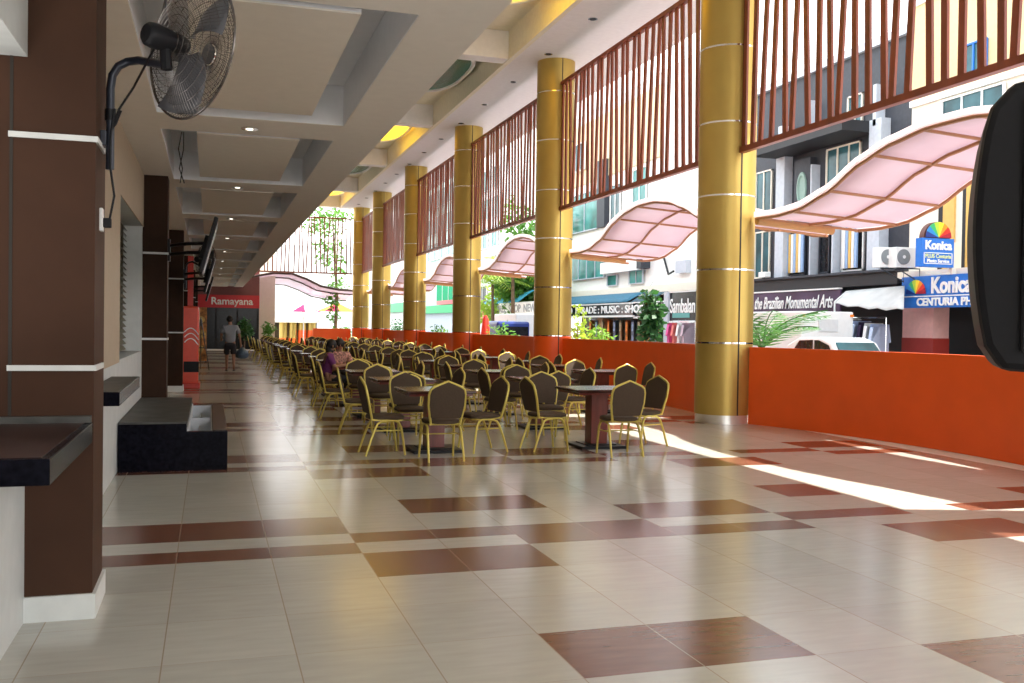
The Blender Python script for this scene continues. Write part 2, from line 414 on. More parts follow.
for yb in [14.12+2.8*i for i in range(-4, 14)]:
    k += 1
    if yb < 8: continue
    t = thing('spotlight', 'small dark downlight in the white high ceiling above the gold columns, %s along' % DORD[k-3], 'ceiling light', (7.62, yb+2.1, HC), 'downlights in the high white ceiling')
    MB().lathe([(.1, -.012), (.1, 0)], (7.62, yb+2.1, HC), 16).build('ring', CHROME, parent=t)
    MB().lathe([(.07, -.02), (.07, -.012)], (7.62, yb+2.1, HC), 16).build('lens', BLACKM, parent=t)

# ------------------------------------------------------------------ gold columns
ord_c = ['standing beside the camera, right of view', 'nearest and widest, its chrome foot bare', 'second one along, with an orange foot', 'third one along, behind the dining chairs', 'fourth one along', 'fifth one along', 'last one, where the end slat screen starts']
R = .463
for k, y in enumerate([-2.7]+YCOL):
    lab = 'round gold clad column behind the camera' if k == 0 else 'round gold clad column, '+ord_c[k-1]
    t = thing('gold_column', lab, 'column', (XCOL, y, 0), 'gold columns along the terrace edge')
    z0 = .14
    if k >= 3:
        MB().lathe([(R+.004, .14), (R+.004, 1.29)], (XCOL, y, 0), 48).build('painted_foot', ORANGE, parent=t, smooth=True)
        z0 = 1.30
    MB().lathe([(R, z0), (R, HC+.05)], (XCOL, y, 0), 64).build('shaft', GOLD, parent=t, smooth=True)
    MB().lathe([(R-.012, 0), (R-.012, .15)], (XCOL, y, 0), 48).build('foot', STEEL, parent=t, smooth=True)
    for z in (1.30, 2.48, 3.67, 4.84, 6.05, 7.22):
        MB().lathe([(R+.003, z-.013), (R+.003, z+.013)], (XCOL, y, 0), 48).build('ring', CHROME, parent=t, smooth=True)
    MB().box(XCOL-.012, XCOL+.012, y-R-.004, y-R+.01, .14, HC).box(XCOL-.012, XCOL+.012, y+R-.01, y+R+.004, .14, HC).build('seam', SEAM, parent=t)

# ------------------------------------------------------------------ slat screens
def screen(ya, yb, lab, n):
    t = thing('slat_screen', lab, 'slat screen', (XCOL, (ya+yb)/2, 4.36), 'red brown slat screens between the columns')
    MB().box(XCOL-.05, XCOL+.05, ya, yb, 4.33, 4.42).build('bottom_rail', SLAT, parent=t)
    MB().box(XCOL-.05, XCOL+.05, ya, yb, 7.35, 7.43).build('top_rail', SLAT, parent=t)
    y = ya+.06; i = 0; L = yb-ya
    for i in range(n):
        yy = ya+.07+(L-.14)*i/(n-1)+random.uniform(-.03, .03)*(0 < i < n-1)
        tl = (0 if i in (0, n-1) else random.choice((-1, 1, 1, -1, .2))*random.uniform(.03, .085))
        a0, a1 = yy-tl, yy+tl; w = .05
        MB().prism([(XCOL-.018, a0-w, 4.42), (XCOL-.018, a0+w, 4.42), (XCOL-.018, a1+w, 7.35), (XCOL-.018, a1-w, 7.35)], (.036, 0, 0)).build('slat', SLAT, parent=t)
lb = ['at the right above the television casing', 'between the nearest and second gold columns', 'between the second and third gold columns', 'between the third and fourth gold columns', 'between the fourth and fifth gold columns', 'between the fifth and last gold columns']
for k in range(6):
    screen(YCOL[k]+R, YCOL[k+1]-R, 'red brown vertical slat screen '+lb[k], 28)
t = thing('slat_screen', 'open dark slat screen across the far end of the terrace', 'slat screen', (4.6, 54.5, 4.3))
MB().box(1.75, 7.58, 54.47, 54.55, 4.28, 4.36).build('bottom_rail', SLAT, parent=t)
MB().box(1.75, 7.58, 54.47, 54.55, 7.35, 7.42).build('top_rail', SLAT, parent=t)
for i in range(25):
    x = 1.8+i*.235+random.uniform(-.04, .04); d = random.uniform(-.09, .09)
    MB().prism([(x-d-.03, 54.46, 4.36), (x-d+.03, 54.46, 4.36), (x+d+.03, 54.46, 7.35), (x+d-.03, 54.46, 7.35)], (0, .08, 0)).build('slat', SLAT, parent=t)

# ------------------------------------------------------------------ orange parapets
def parapet(pts, lab, top=1.24):
    n = len(pts); P = []
    for off in (0, .12):
        row = []
        for i, (x, y) in enumerate(pts):
            a = Vector(pts[max(i-1, 0)]); b2 = Vector(pts[min(i+1, n-1)]); d = (b2-a).normalized(); nn = Vector((d.y, -d.x))
            if nn.x < 0: nn = -nn
            q = Vector((x, y))+nn*off; row.append(q)
        P.append(row)
    m = MB()
    for i in range(n-1):
        a, b2, c2, d = P[0][i], P[0][i+1], P[1][i+1], P[1][i]
        m.add([(a.x,a.y,.0),(b2.x,b2.y,.0),(c2.x,c2.y,.0),(d.x,d.y,.0),(a.x,a.y,top),(b2.x,b2.y,top),(c2.x,c2.y,top),(d.x,d.y,top)],
              [(0,1,5,4),(2,3,7,6),(4,5,6,7),(0,3,2,1)]+([(0,4,7,3)] if i == 0 else [])+([(1,2,6,5)] if i == n-2 else []))
    o = m.build('parapet_wall', ORANGE, smooth=True)
    tag(o, lab, 'parapet', 'orange parapet walls between the columns'); return o
def arc(y0, y1, sag, x0=XCOL+.2, n=24):
    return [(x0+sag*math.sin(PI*i/n)**.8, y0+(y1-y0)*i/n) for i in range(n+1)]
plab = ['curving orange parapet right of the nearest gold column', 'orange parapet between the nearest and second gold columns', 'orange parapet between the second and third gold columns', 'orange parapet between the third and fourth gold columns', 'orange parapet between the fourth and fifth gold columns', 'orange parapet between the fifth and last gold columns']
for k in range(6):
    a, b2 = YCOL[k]+R-.04, YCOL[k+1]-R+.04
    parapet(arc(a, b2, .75 if k == 0 else .45, XCOL+(.22 if k == 0 else .1)), plab[k])
parapet(arc(-2.2, 5.2, .6), 'curving orange parapet behind the camera')
screen(-2.7+R, YCOL[0]-R, 'red brown vertical slat screen behind the camera', 29)
parapet([(7.6-i*.35, 55.0) for i in range(7)], 'low orange parapet closing the far end of the terrace', 1.24)

# ------------------------------------------------------------------ canopies
prof = [(.40, 3.34), (1.0, 3.33), (1.6, 3.37), (2.3, 3.54), (3.0, 3.84), (3.6, 4.00), (4.3, 4.09), (5.0, 4.08), (5.7, 3.98), (6.3, 3.8), (7.0, 3.52), (7.6, 3.36), (8.05, 3.32)]
def pz(d):
    for (a, za), (b2, zb) in zip(prof, prof[1:]):
        if a <= d <= b2:
            u = (d-a)/(b2-a); u = u*u*(3-2*u)*.35+u*.65
            return za+(zb-za)*u
    return prof[-1][1]
def canopy(yf, lab):
    t = thing('wave_canopy', lab, 'canopy', (9.3, yf-4.2, 3.3), 'wavy canopies outside the columns')
    xi, xo = 8.36, 10.25
    D = [.42+i*(8.0-.42)/36 for i in range(37)]
    def P(x, d, dz=0): return Vector((x, yf-d-(x-xi)*.0, pz(d)-.03-.04*math.sin(PI*d/8.2)-(x-xi)*.06+dz))
    MB().grid([[P(xi+(xo-xi)*j/4, d, .05) for j in range(5)] for d in D]).build('sheet', SHEET, parent=t, smooth=True, solid=.02)
    for x in (xi, (xi+xo)/2, xo):
        MB().tube([P(x, d, .0) for d in D], .026, 6).build('rib', FRAMEB, parent=t, smooth=True)
    for q in range(9):
        d = .5+q*.93
        MB().tube([P(xi, d), P(xo, d)], .022, 6).build('batten', FRAMEB, parent=t)
    for x, s in ((xi-.03, 'e'), (xo+.03, 'e')):
        m = MB()
        for i in range(36):
            a, b2 = P(x, D[i], .02), P(x, D[i+1], .02)
            m.add([a+Vector((-.012,0,0)), b2+Vector((-.012,0,0)), b2+Vector((-.012,0,.085)), a+Vector((-.012,0,.085)), a+Vector((.012,0,0)), b2+Vector((.012,0,0)), b2+Vector((.012,0,.085)), a+Vector((.012,0,.085))],
                  [(0,1,2,3),(7,6,5,4),(3,2,6,7),(0,4,5,1)])
        m.build('edge_trim', TRIMT, parent=t)
    MB().tube([(XCOL+.3, yf-.45, 3.27), (9.78, yf-.45, 3.17)], .07, 10).build('beam', mat('ochre_steel', (.5, .26, .09), .45) if 'ochre_steel' not in bpy.data.materials else bpy.data.materials['ochre_steel'], parent=t, smooth=True)
clab = ['at the right, in front of the grey shop building', 'seen between the nearest and second gold columns', 'seen between the second and third gold columns', 'seen between the third and fourth gold columns', 'seen between the fourth and fifth gold columns', 'farthest along the terrace']
for k in range(1, 7): canopy(YCOL[k], 'wavy translucent canopy with brown ribs '+clab[k-1])
canopy(YCOL[0], 'wavy translucent canopy behind the camera')

# ------------------------------------------------------------------ banquet chairs
def by(z): return -.19-(z-.45)*.22            # plane of the leaning back
def make_chair():
    t = thing('banquet_chair', 'x', 'chair')
    # outline of the crown back
    out = [(-.175, .44), (-.19, .52), (-.215, .66), (-.215, .78), (-.20, .835), (-.16, .865), (-.09, .895), (0, .93), (.09, .895), (.16, .865), (.20, .835), (.215, .78), (.215, .66), (.19, .52), (.175, .44)]
    MB().tube([(x, by(z), z) for x, z in out], .0155, 8).build('back_frame', CFRAME, parent=t, smooth=True)
    m = MB()
    inn = [(x*.95, z if z < .5 else z-.006) for x, z in out]
    inn[0] = (-.165, .50); inn[-1] = (.165, .50)
    F = [(x, by(z)+.022, z) for x, z in inn]; Bk = [(x, by(z)-.018, z) for x, z in inn]
    ce = (0, by(.68)+.034, .68); cb = (0, by(.68)-.028, .68)
    n = len(F); o = F+Bk+[ce, cb]
    fs = [(i, (i+1) % n, 2*n) for i in range(n)]+[(n+(i+1) % n, n+i, 2*n+1) for i in range(n)]+[(i, n+i, n+(i+1) % n, (i+1) % n) for i in range(n)]
    m.add(o, fs); m.build('backrest', FAB, parent=t, smooth=True)
    m = MB(); rows = []
    for z, g in ((.425, .0), (.435, .012), (.46, .014), (.475, .0), (.482, -.03)):
        rows.append([((-1 if q in (0, 3) else 1)*0, 0, 0) for q in range(0)])
        ring = []
        for q in range(24):
            an = 2*PI*q/24; ca, sa = math.cos(an), math.sin(an)
            ring.append((math.copysign(abs(ca)**.45, ca)*(.195+g)*(1 if sa > 0 else .94), .01+math.copysign(abs(sa)**.45, sa)*(.205+g), z))
        rows[-1] = ring+[ring[0]]
    m.grid(rows); m.add([(r[0], r[1], r[2]) for r in rows[-1][:-1]], [tuple(range(24))]); m.add([(r[0], r[1], r[2]) for r in rows[0][:-1]], [tuple(range(24))[::-1]])
    m.build('seat', FAB, parent=t, smooth=True)
    sf = MB().tube([(-.175, -.195, .43), (-.18, .17, .42), (-.15, .195, .42), (.15, .195, .42), (.18, .17, .42), (.175, -.195, .43)], .013, 6)
    sf.tube([(-.175, -.19, .43), (.175, -.19, .43)], .011, 6)
    sf.build('seat_frame', CFRAME, parent=t, smooth=True)
    for s in (-1, 1):
        MB().tube([(s*.185, -.01, .415), (s*.19, .09, .415), (s*.193, .135, .395), (s*.2, .165, .34), (s*.205, .19, .20), (s*.21, .215, 0)], [.013, .014, .015, .0155, .0145, .013], 8).build('leg', CFRAME, parent=t, smooth=True)
        MB().tube([(s*.185, .0, .405), (s*.19, -.07, .405), (s*.193, -.12, .385), (s*.2, -.15, .33), (s*.205, -.2, .20), (s*.21, -.265, 0)], [.013, .014, .015, .0155, .0145, .013], 8).build('leg', CFRAME, parent=t, smooth=True)
    st = MB()
    for s in (-1, 1): st.tube([(s*.2, .172, .30), (s*.2, -.165, .30)], .008, 6)
    st.tube([(-.2, .0, .30), (.2, .0, .30)], .008, 6)
    st.build('stretcher', CFRAME, parent=t, smooth=True)
    return t
def make_table():
    t = thing('dining_table', 'x', 'table')
    m = MB().box(-.42, .42, -.42, .42, .715, .75); m.build('tabletop', TABT, parent=t, bevel=.008)
    MB().box(-.385, .385, -.385, .385, .685, .715).build('apron', TABR, parent=t)
    MB().box(-.11, .11, -.11, .11, .04, .685).build('pedestal', TABR, parent=t, bevel=.006)
    MB().box(-.3, .3, -.3, .3, 0, .035).box(-.2, .2, -.2, .2, .035, .05).build('base', BLACKM, parent=t, bevel=.004)
    return t
CH = make_chair(); TB = make_table(); used = {'c': False, 't': False}
ORD = ['nearest', 'second', 'third', 'fourth', 'fifth', 'sixth', 'seventh', 'eighth', 'ninth', 'tenth', 'eleventh', 'twelfth', 'thirteenth', 'fourteenth', 'fifteenth', 'sixteenth']
def put(proto, key, x, y, rz, label, group):
    o = proto if not used[key] else copy_tree(proto)
    used[key] = True
    o.location = (x, y, 0); o.rotation_euler = (0, 0, rz); o['label'] = label; o['group'] = group
    if key == 'c': o.scale = (.965, .965, .965)
    return o
rowx = [2.6, 4.72, 6.72]; rown = ['walkway row', 'middle row', 'parapet row']
seats = []
for r, x in enumerate(rowx):
    for k in range(16):
        if r == 2 and k < 2: continue
        y = 11.45+2.27*k+(.1 if r == 2 else 0)
        kk = k-2 if r == 2 else k
        jx = random.uniform(-.05, .05) if k else 0
        put(TB, 't', x+jx, y, 0, 'square mahogany pedestal table, %s in the %s' % (ORD[kk], rown[r]), 'dining tables in the '+rown[r])
        for side, dx, dy, rz in (('near', -.03, -.80, 0), ('far', -.08, .82, PI), ('walkway', -.68, -.12, -PI/2), ('street', .60, -.05, PI/2)):
            if k > 0 or True:
                a = random.uniform(-.18, .18); ex, ey = random.uniform(-.09, .09), random.uniform(-.1, .1)
            if k == 0 and r < 2:
                a, ex, ey = {('near', 0): (.03, -.06, .03), ('far', 0): (.06, -.05, 0), ('walkway', 0): (.06, .04, -.05), ('street', 0): (.22, -.05, -.12),
                             ('near', 1): (.0, .0, .0), ('far', 1): (-.05, -.3, .0), ('walkway', 1): (.12, -.06, -.05), ('street', 1): (.30, .02, .0)}[(side, r)]
            lab = 'gold-framed brown chair, %s side of the %s table in the %s' % (side, ORD[kk], rown[r])
            put(CH, 'c', x+dx+ex, y+dy+ey, rz+a, lab, 'banquet chairs in the '+rown[r])

# ------------------------------------------------------------------ people
def skin_figure(name, bones, rad, m, parent=None, loc=(0,0,0), sub=2):
    keys = list(rad); idx = {k: i for i, k in enumerate(keys)}
    me = bpy.data.meshes.new(name); me.from_pydata([rad[k][0] for k in keys], [(idx[a], idx[b]) for a, b in bones], [])
    o = bpy.data.objects.new(name, me); COL.objects.link(o); me.materials.append(m)
    s = o.modifiers.new('skin', 'SKIN'); s.use_smooth_shade = True
    lay = me.skin_vertices[0] if me.skin_vertices else None
    if lay is None:
        import bmesh
        bm = bmesh.new(); bm.from_mesh(me); bm.verts.layers.skin.verify(); bm.to_mesh(me); bm.free(); lay = me.skin_vertices[0]
    for k in keys:
        r = rad[k][1]; lay.data[idx[k]].radius = r if isinstance(r, tuple) else (r, r)
    lay.data[0].use_root = True
    u = o.modifiers.new('sub', 'SUBSURF'); u.levels = sub; u.render_levels = sub
    if parent: o.parent = parent
    else: o.location = loc
    return o
def chain(ks): return list(zip(ks, ks[1:]))
def body(J, name, parent):
    """J: joint dict; builds one continuous body with five-fingered hands"""
    rad = dict(pelvis=(J['pelvis'], (.14, .10)), waist=(J['waist'], (.125, .09)), chest=(J['chest'], (.15, .10)), neckb=(J['neckb'], .07), neck=(J['neck'], .05), head=(J['head'], (.075, .085)), crown=(J['crown'], .06))
    bones = chain(['pelvis', 'waist', 'chest', 'neckb', 'neck', 'head', 'crown'])
    for s in 'LR':
        for j, r in (('sh', .055), ('el', .042), ('wr', .028), ('palm', .032)): rad[j+s] = (J[j+s], r)
        bones += chain(['chest', 'sh'+s, 'el'+s, 'wr'+s, 'palm'+s])
        for j, r in (('hip', .09), ('kn', .058), ('an', .038), ('toe', .035)): rad[j+s] = (J[j+s], r)
        bones += chain(['pelvis', 'hip'+s, 'kn'+s, 'an'+s, 'toe'+s])
        p = Vector(J['palm'+s]); w = Vector(J['wr'+s]); d = (p-w).normalized(); side = d.orthogonal().normalized(); dn = d.cross(side)
        for q in range(5):
            off = side*(q-1.5)*.02 if q < 4 else side*-.045
            ln = (.035, .042, .04, .03, .02)[q]
            a = p+off+d*(.03 if q < 4 else .0); b2 = a+d*ln+dn*.008; c2 = b2+d*ln*.7+dn*.02
            rad['f%d%sa' % (q, s)] = (a, .0095); rad['f%d%sb' % (q, s)] = (b2, .009); rad['f%d%sc' % (q, s)] = (c2, .008)
            bones += chain(['palm'+s, 'f%d%sa' % (q, s), 'f%d%sb' % (q, s), 'f%d%sc' % (q, s)])
    return skin_figure(name, bones, rad, SKIN, parent)
def head_bits(hc, fwd, parent, long_hair=False):
    hc = Vector(hc); fwd = Vector(fwd).normalized(); side = Vector((0,0,1)).cross(fwd)
    m = MB(); m.ball(hc+Vector((0,0,.03))-fwd*.018, .098, .098, .105, 16, 10)
    if long_hair: m.ball(hc-fwd*.05-Vector((0,0,.07)), .085, .06, .13, 14, 8)
    m.build('hair', HAIR, parent=parent, smooth=True)
    m = MB(); m.ball(hc+fwd*.098-Vector((0,0,.015)), .012, .014, .02, 8, 6)
    for s in (-1, 1): m.ball(hc+side*s*.085-Vector((0,0,.01)), .014, .016, .028, 8, 6)
    m.build('nose_and_ears', SKIN, parent=parent, smooth=True)
    m = MB()
    for s in (-1, 1): m.ball(hc+side*s*.03+fwd*.083+Vector((0,0,.008)), .011, .011, .007, 8, 6)
    m.build('eyes', HAIR, parent=parent, smooth=True)
    MB().ball(hc+fwd*.085-Vector((0,0,.048)), .022, .012, .007, 8, 6).build('mouth', REDB, parent=parent, smooth=True)
# walker seen from behind
wx, wy = .66, 30.9
wx, wy = gx, gy = (ray(230, 371)*(CAM_H/-ray(230, 371).z)).x, (ray(230, 371)*(CAM_H/-ray(230, 371).z)).y
W = thing('person', 'walking person seen from behind in grey shirt and dark shorts carrying a bag', 'person', (wx, wy, 0))
J = dict(pelvis=(0,0,.90), waist=(0,.01,1.05), chest=(0,.02,1.28), neckb=(0,.02,1.42), neck=(-.01,.03,1.48), head=(-.02,.05,1.57), crown=(-.02,.05,1.65),
    shL=(-.19,.02,1.37), elL=(-.27,.05,1.12), wrL=(-.26,.22,.98), palmL=(-.25,.28,.97),
    shR=(.19,.02,1.37), elR=(.27,-.02,1.10), wrR=(.31,.02,.86), palmR=(.32,.03,.79),
    hipL=(-.09,.0,.86), knL=(-.10,.10,.47), anL=(-.10,-.02,.09), toeL=(-.11,.13,.035),
    hipR=(.09,0,.86), knR=(.10,-.02,.48), anR=(.11,-.24,.14), toeR=(.11,-.12,.04))
body(J, 'body', W)
def rel(o, parent): return o
o = skin_figure('shirt', chain(['a','b','c','d'])+[('c','l1'),('l1','l2'),('c','r1'),('r1','r2')], dict(a=((0,0,.82),(.18,.14)), b=((0,.01,1.05),(.165,.125)), c=((0,.02,1.30),(.18,.125)), d=((0,.02,1.42),.085), l1=((-.19,.02,1.36),.082), l2=((-.265,.04,1.15),.075), r1=((.19,.02,1.36),.082), r2=((.265,-.01,1.14),.075)), SHIRTG, W)
o = skin_figure('shorts', [('p','l1'),('l1','l2'),('p','r1'),('r1','r2'),('p','w')], dict(p=((0,0,.84),(.165,.13)), w=((0,0,.93),(.16,.125)), l1=((-.095,.02,.72),.105), l2=((-.10,.09,.50),.10), r1=((.095,0,.72),.105), r2=((.10,-.01,.50),.10)), SHORTS, W)
loc = Vector((wx, wy, 0))
head_bits(loc+Vector((-.02,.05,1.58)), (0,1,0), W)
m = MB()
for s, (x, y) in ((0, (-.11, .05)), (1, (.11, -.17))): m.ball(loc+Vector((x, y, .018+.06*s*.3)), .05, .13, .018, 12, 6)
m.build('sandals', SHORTS, parent=W, smooth=True)
bg = thing('carrier_bag', 'blue grey plastic bag hanging from the walking hand', 'bag', (wx+.34, wy+.03, .35))
m = MB(); bp_ = Vector((wx+.36, wy+.03, 0))
for i, (r, z) in enumerate(((.05, .40), (.17, .42), (.20, .50), (.18, .60), (.10, .68), (.03, .73))):
    pass
m.lathe([(.08, .38), (.18, .42), (.205, .50), (.18, .60), (.10, .68), (.03, .74)], bp_, 18)
for v in m.v:
    v += Vector((random.uniform(-.015, .015), random.uniform(-.015, .015), 0))
m.build('sack', BAGB, parent=bg, smooth=True)
MB().tube([bp_+Vector((-.02, 0, .73)), bp_+Vector((-.045, 0, .79)), bp_+Vector((-.02, 0, .82)), bp_+Vector((.01, 0, .79)), bp_+Vector((.0, 0, .73))], .008, 6).build('handle', BAGB, parent=bg, smooth=True)
def sitter(x, y, rz, lab, cloth, longh, cname='blouse'):
    t = thing('person', lab, 'person', (x, y, 0))
    c_, s_ = math.cos(rz), math.sin(rz)
    J = dict(pelvis=(0,-.04,.56), waist=(0,-.03,.70), chest=(0,.02,.90), neckb=(0,.04,1.03), neck=(0,.05,1.08), head=(0,.09,1.17), crown=(0,.09,1.24),
        shL=(-.17,.03,.99), elL=(-.25,.10,.78), wrL=(-.16,.30,.80), palmL=(-.13,.36,.79), shR=(.17,.03,.99), elR=(.25,.10,.78), wrR=(.16,.30,.80), palmR=(.13,.36,.79),
        hipL=(-.09,.03,.54), knL=(-.12,.42,.52), anL=(-.12,.40,.09), toeL=(-.12,.53,.035), hipR=(.09,.03,.54), knR=(.12,.42,.52), anR=(.12,.40,.09), toeR=(.12,.53,.035))
    rt = lambda p: (p[0]*c_-p[1]*s_, p[0]*s_+p[1]*c_, p[2])
    J = {k: rt(v) for k, v in J.items()}
    body(J, 'body', t)
    D = dict(a=(rt((0,-.04,.55)),(.165,.14)), b=(rt((0,-.02,.72)),(.15,.12)), c=(rt((0,.02,.91)),(.165,.12)), d=(rt((0,.04,1.02)),.08), l1=(rt((-.17,.03,.98)),.075), l2=(rt((-.24,.09,.80)),.07), r1=(rt((.17,.03,.98)),.075), r2=(rt((.24,.09,.80)),.07))
    skin_figure(cname, chain(['a','b','c','d'])+[('c','l1'),('l1','l2'),('c','r1'),('r1','r2')], D, cloth, t)
    D = dict(p=(rt((0,-.02,.55)),(.155,.12)), l1=(rt((-.11,.22,.54)),.095), l2=(rt((-.12,.40,.52)),.08), l3=(rt((-.12,.40,.15)),.062), r1=(rt((.11,.22,.54)),.095), r2=(rt((.12,.40,.52)),.08), r3=(rt((.12,.40,.15)),.062))
    skin_figure('trousers', [('p','l1'),('l1','l2'),('l2','l3'),('p','r1'),('r1','r2'),('r2','r3')], D, SHORTS, t)
    hp = Vector((x, y, 0))+Vector(J['head'])
    head_bits(hp+Vector((0,0,.01)), (-s_, c_, 0), t, longh)
    t.scale = (.94, .94, .94)
# third walkway table (k=3): its chairs at y ~ 18.2 ; sitters take the near and walkway chairs
def chair_at(lab):
    for o in COL.objects:
        if o.get('label') == lab: return o
ca = chair_at('gold-framed brown chair, walkway side of the fourth table in the walkway row')
ca.location = (2.05, 18.0, 0); ca.rotation_euler.z = -PI/2
sitter(2.07, 18.0, -PI/2, 'person with dark hair in a purple top seated at the walkway row', PURPLE, True)
cb_ = chair_at('gold-framed brown chair, far side of the fourth table in the walkway row')
cb_.location = (2.42, 19.12, 0); cb_.rotation_euler.z = PI
sitter(2.42, 19.1, PI, 'person in a patterned top seated facing the camera at the walkway row', FLORAL, False)

# ------------------------------------------------------------------ wall fans
def make_fan(label, base):
    t = thing('wall_fan', label, 'fan', base, 'wall fans on the brown piers')
    B = Vector(base)                     # bracket point on the pier side
    ax = Vector((.80, .56, -.06)).normalized()
    hub = B+Vector((.455, -.31, .14))       # cage centre
    mot = hub-ax*.15
    MB().box(B.x, B.x+.03, B.y-.05, B.y+.05, B.z-.34, B.z-.26).build('wall_plate', PIPE, parent=t, bevel=.004)
    MB().tube([B+Vector((.045, 0, -.46)), B+Vector((.045, 0, -.03)), B+Vector((.055, -.005, .04)), B+Vector((.085, -.01, .09)), B+Vector((.13, -.02, .115)), B+Vector((.19, -.05, .12)), mot+Vector((.01, .0, -.13))], .022, 10).build('arm', PIPE, parent=t, smooth=True)
    MB().tube([B+Vector((.045, 0, -.2)), B+Vector((.045, 0, -.14))], .028, 10).build('clamp', BLACKM, parent=t, smooth=True)
    q = ax.to_track_quat('Z', 'Y').to_matrix().to_4x4(); M = Matrix.Translation(hub) @ q
    MB().lathe([(.0, -.262), (.045, -.258), (.058, -.245), (.064, -.21), (.06, -.17), (.045, -.05), (.03, -.02)], M=M, n=24).tube([mot+Vector((.01, 0, -.15)), mot], .028, 8).build('motor', BLACKP, parent=t, smooth=True)
    MB().lathe([(.055, .10), (.05, .118), (.0, .122)], M=M, n=24).build('hub_badge', CHROME, parent=t, smooth=True)
    Rf = .362
    for s, zc, nm in ((1, .115, 'front_guard'), (-1, -.115, 'rear_guard')):
        m = MB()
        def zz(r): return s*(.115*(1-(r/Rf)**2.6))
        for i in range(96):
            a = 2*PI*i/96
            pts = [M @ Vector((r*math.cos(a+.25*(r/Rf)), r*math.sin(a+.25*(r/Rf)), zz(r))) for r in (.055, .12, .19, .25, .31, .35, Rf)]
            m.tube(pts, .0014, 3, cap=False)
        for r in (.06, .10, .14, .18, .22, .26, .30, .34): m.tube([M @ Vector((r*math.cos(2*PI*i/36), r*math.sin(2*PI*i/36), zz(r))) for i in range(36)], .0018, 4, closed=True)
        m.build(nm, WIRE, parent=t, smooth=True)
    MB().tube([M @ Vector((Rf*math.cos(2*PI*i/48), Rf*math.sin(2*PI*i/48), 0)) for i in range(48)], .007, 6, closed=True).build('guard_rim', WIRE, parent=t, smooth=True)
    for b2 in range(3):
        P = []
        for i in range(7):
            r = .05+.045*i*1.08; row = []
            for j in range(6):
                u = (j/5-.5); a = 2*PI*b2/3+u*(1.25-.09*i)+.12*i
                row.append(M @ Vector((r*math.cos(a), r*math.sin(a), -.02-u*.075)))
            P.append(row)
        MB().grid(P).build('blade', mat('smoke_grey_blade', (.10, .10, .11), .3) if 'smoke_grey_blade' not in bpy.data.materials else bpy.data.materials['smoke_grey_blade'], parent=t, smooth=True, solid=.003)
    return t, B, mot
f1, B, mot = make_fan('round steel wall fan on a bent pipe arm on the nearest brown pier', (-.562, 5.56, 2.78))
m = MB().tube([mot+Vector((-.05, 0, -.05)), B+Vector((.16, -.02, -.02)), B+Vector((.09, -.02, -.14)), B+Vector((.05, -.03, -.26)), B+Vector((.075, -.03, -.22)), B+Vector((.10, -.03, -.15)), B+Vector((.07, -.03, -.14)), B+Vector((.05, -.03, -.30)), B+Vector((.05, -.03, -.45)), B+Vector((.07, -.02, -.6)), B+Vector((.045, -.02, -.74))], .006, 6)
tag(m.build('fan_cord', BLACKP, smooth=True), 'black cord looping down from the nearest wall fan to a plug', 'cord')
o = thing('wall_socket', 'white wall socket with black plug below the nearest wall fan', 'socket', (-.56, 5.54, 1.99))
MB().box(-.562, -.545, 5.50, 5.58, 1.99, 2.11).build('faceplate', WHITEG, parent=o, bevel=.003)
MB().box(-.545, -.505, 5.52, 5.56, 2.01, 2.06).build('plug', BLACKP, parent=o, bevel=.005)
make_fan('round steel wall fan on the brown pier before the vending machine', (-.562, 22.25, 2.70))

# ------------------------------------------------------------------ screens on the piers
def screen_tv(y, label, s=1.0):
    t = thing('wall_screen', label, 'television', (-.3, y, 2.2), 'flat screens on the brown piers')
    M = Matrix.Translation((-.03, y-.85, 2.47)) @ Matrix.Rotation(math.radians(15), 4, 'Y')
    MB().mbox(M, .05, 1.15*s, .72*s).build('casing', BLACKP, parent=t, bevel=.01)
    MB().mbox(M @ Matrix.Translation((.027, 0, 0)), .004, 1.07*s, .64*s).build('display', SCREEN, parent=t)
    MB().mbox(M @ Matrix.Translation((-.05, .1, .0)), .06, .3, .3).build('mount', BLACKM, parent=t)
    m = MB()
    for z in (2.53, 2.41): m.tube([(-.562, y+.1, z+.02), (-.3, y-.3, z+.03), (-.08, y-.72, z+.01)], .025, 6)
    m.box(-.562, -.53, y+.02, y+.18, 2.34, 2.64)
    m.build('bracket_arm', BLACKM, parent=t)
    return t
screen_tv(13.95, 'black flat screen on a swivel bracket on the second brown pier')
screen_tv(22.05, 'black flat screen bracketed to the third brown pier')
screen_tv(30.45, 'black flat screen bracketed to the fourth brown pier, farthest of the three')
m = MB()
for q in range(2):
    m.tube([(-.30+.02*q, 10.6, 3.48), (-.33+.05*q, 10.6, 3.3), (-.29-.03*q, 10.6, 3.1), (-.31+.04*q, 10.6, 2.95)], .006, 5)
tag(m.build('hanging_cable', BLACKP), 'thin dark cables dangling from the low ceiling above the bench', 'cable')

# ------------------------------------------------------------------ vending machine, banner, standee, easel
v = thing('vending_machine', 'red drinks vending machine with white swirl beside the third brown pier', 'vending machine', (-.36, 23.3, 0))
MB().box(WX+.02, -.25, 22.9, 23.7, .12, 1.86).build('cabinet', VRED, parent=v, bevel=.03)
MB().box(WX+.05, -.21, 22.88, 23.7, 0, .14).build('plinth', RED, parent=v, bevel=.02)
MB().box(-.56, -.24, 22.885, 22.9, .38, .62).build('dispensing_hatch', BLACKP, parent=v)
m = MB()
for q in range(3):
    m.tube([(-.55+.3*u, 22.89, 1.0+.13*q*.9+.16*math.sin(u*2.6+.3)-.05*u) for u in [i/8 for i in range(9)]], .014, 4)
m.build('swirl', WHITEG, parent=v)
MB().box(-.25, -.24, 23.0, 23.6, .9, 1.75).build('side_display', mat('pale_lit_panel', (.7, .15, .1), .3), parent=v)
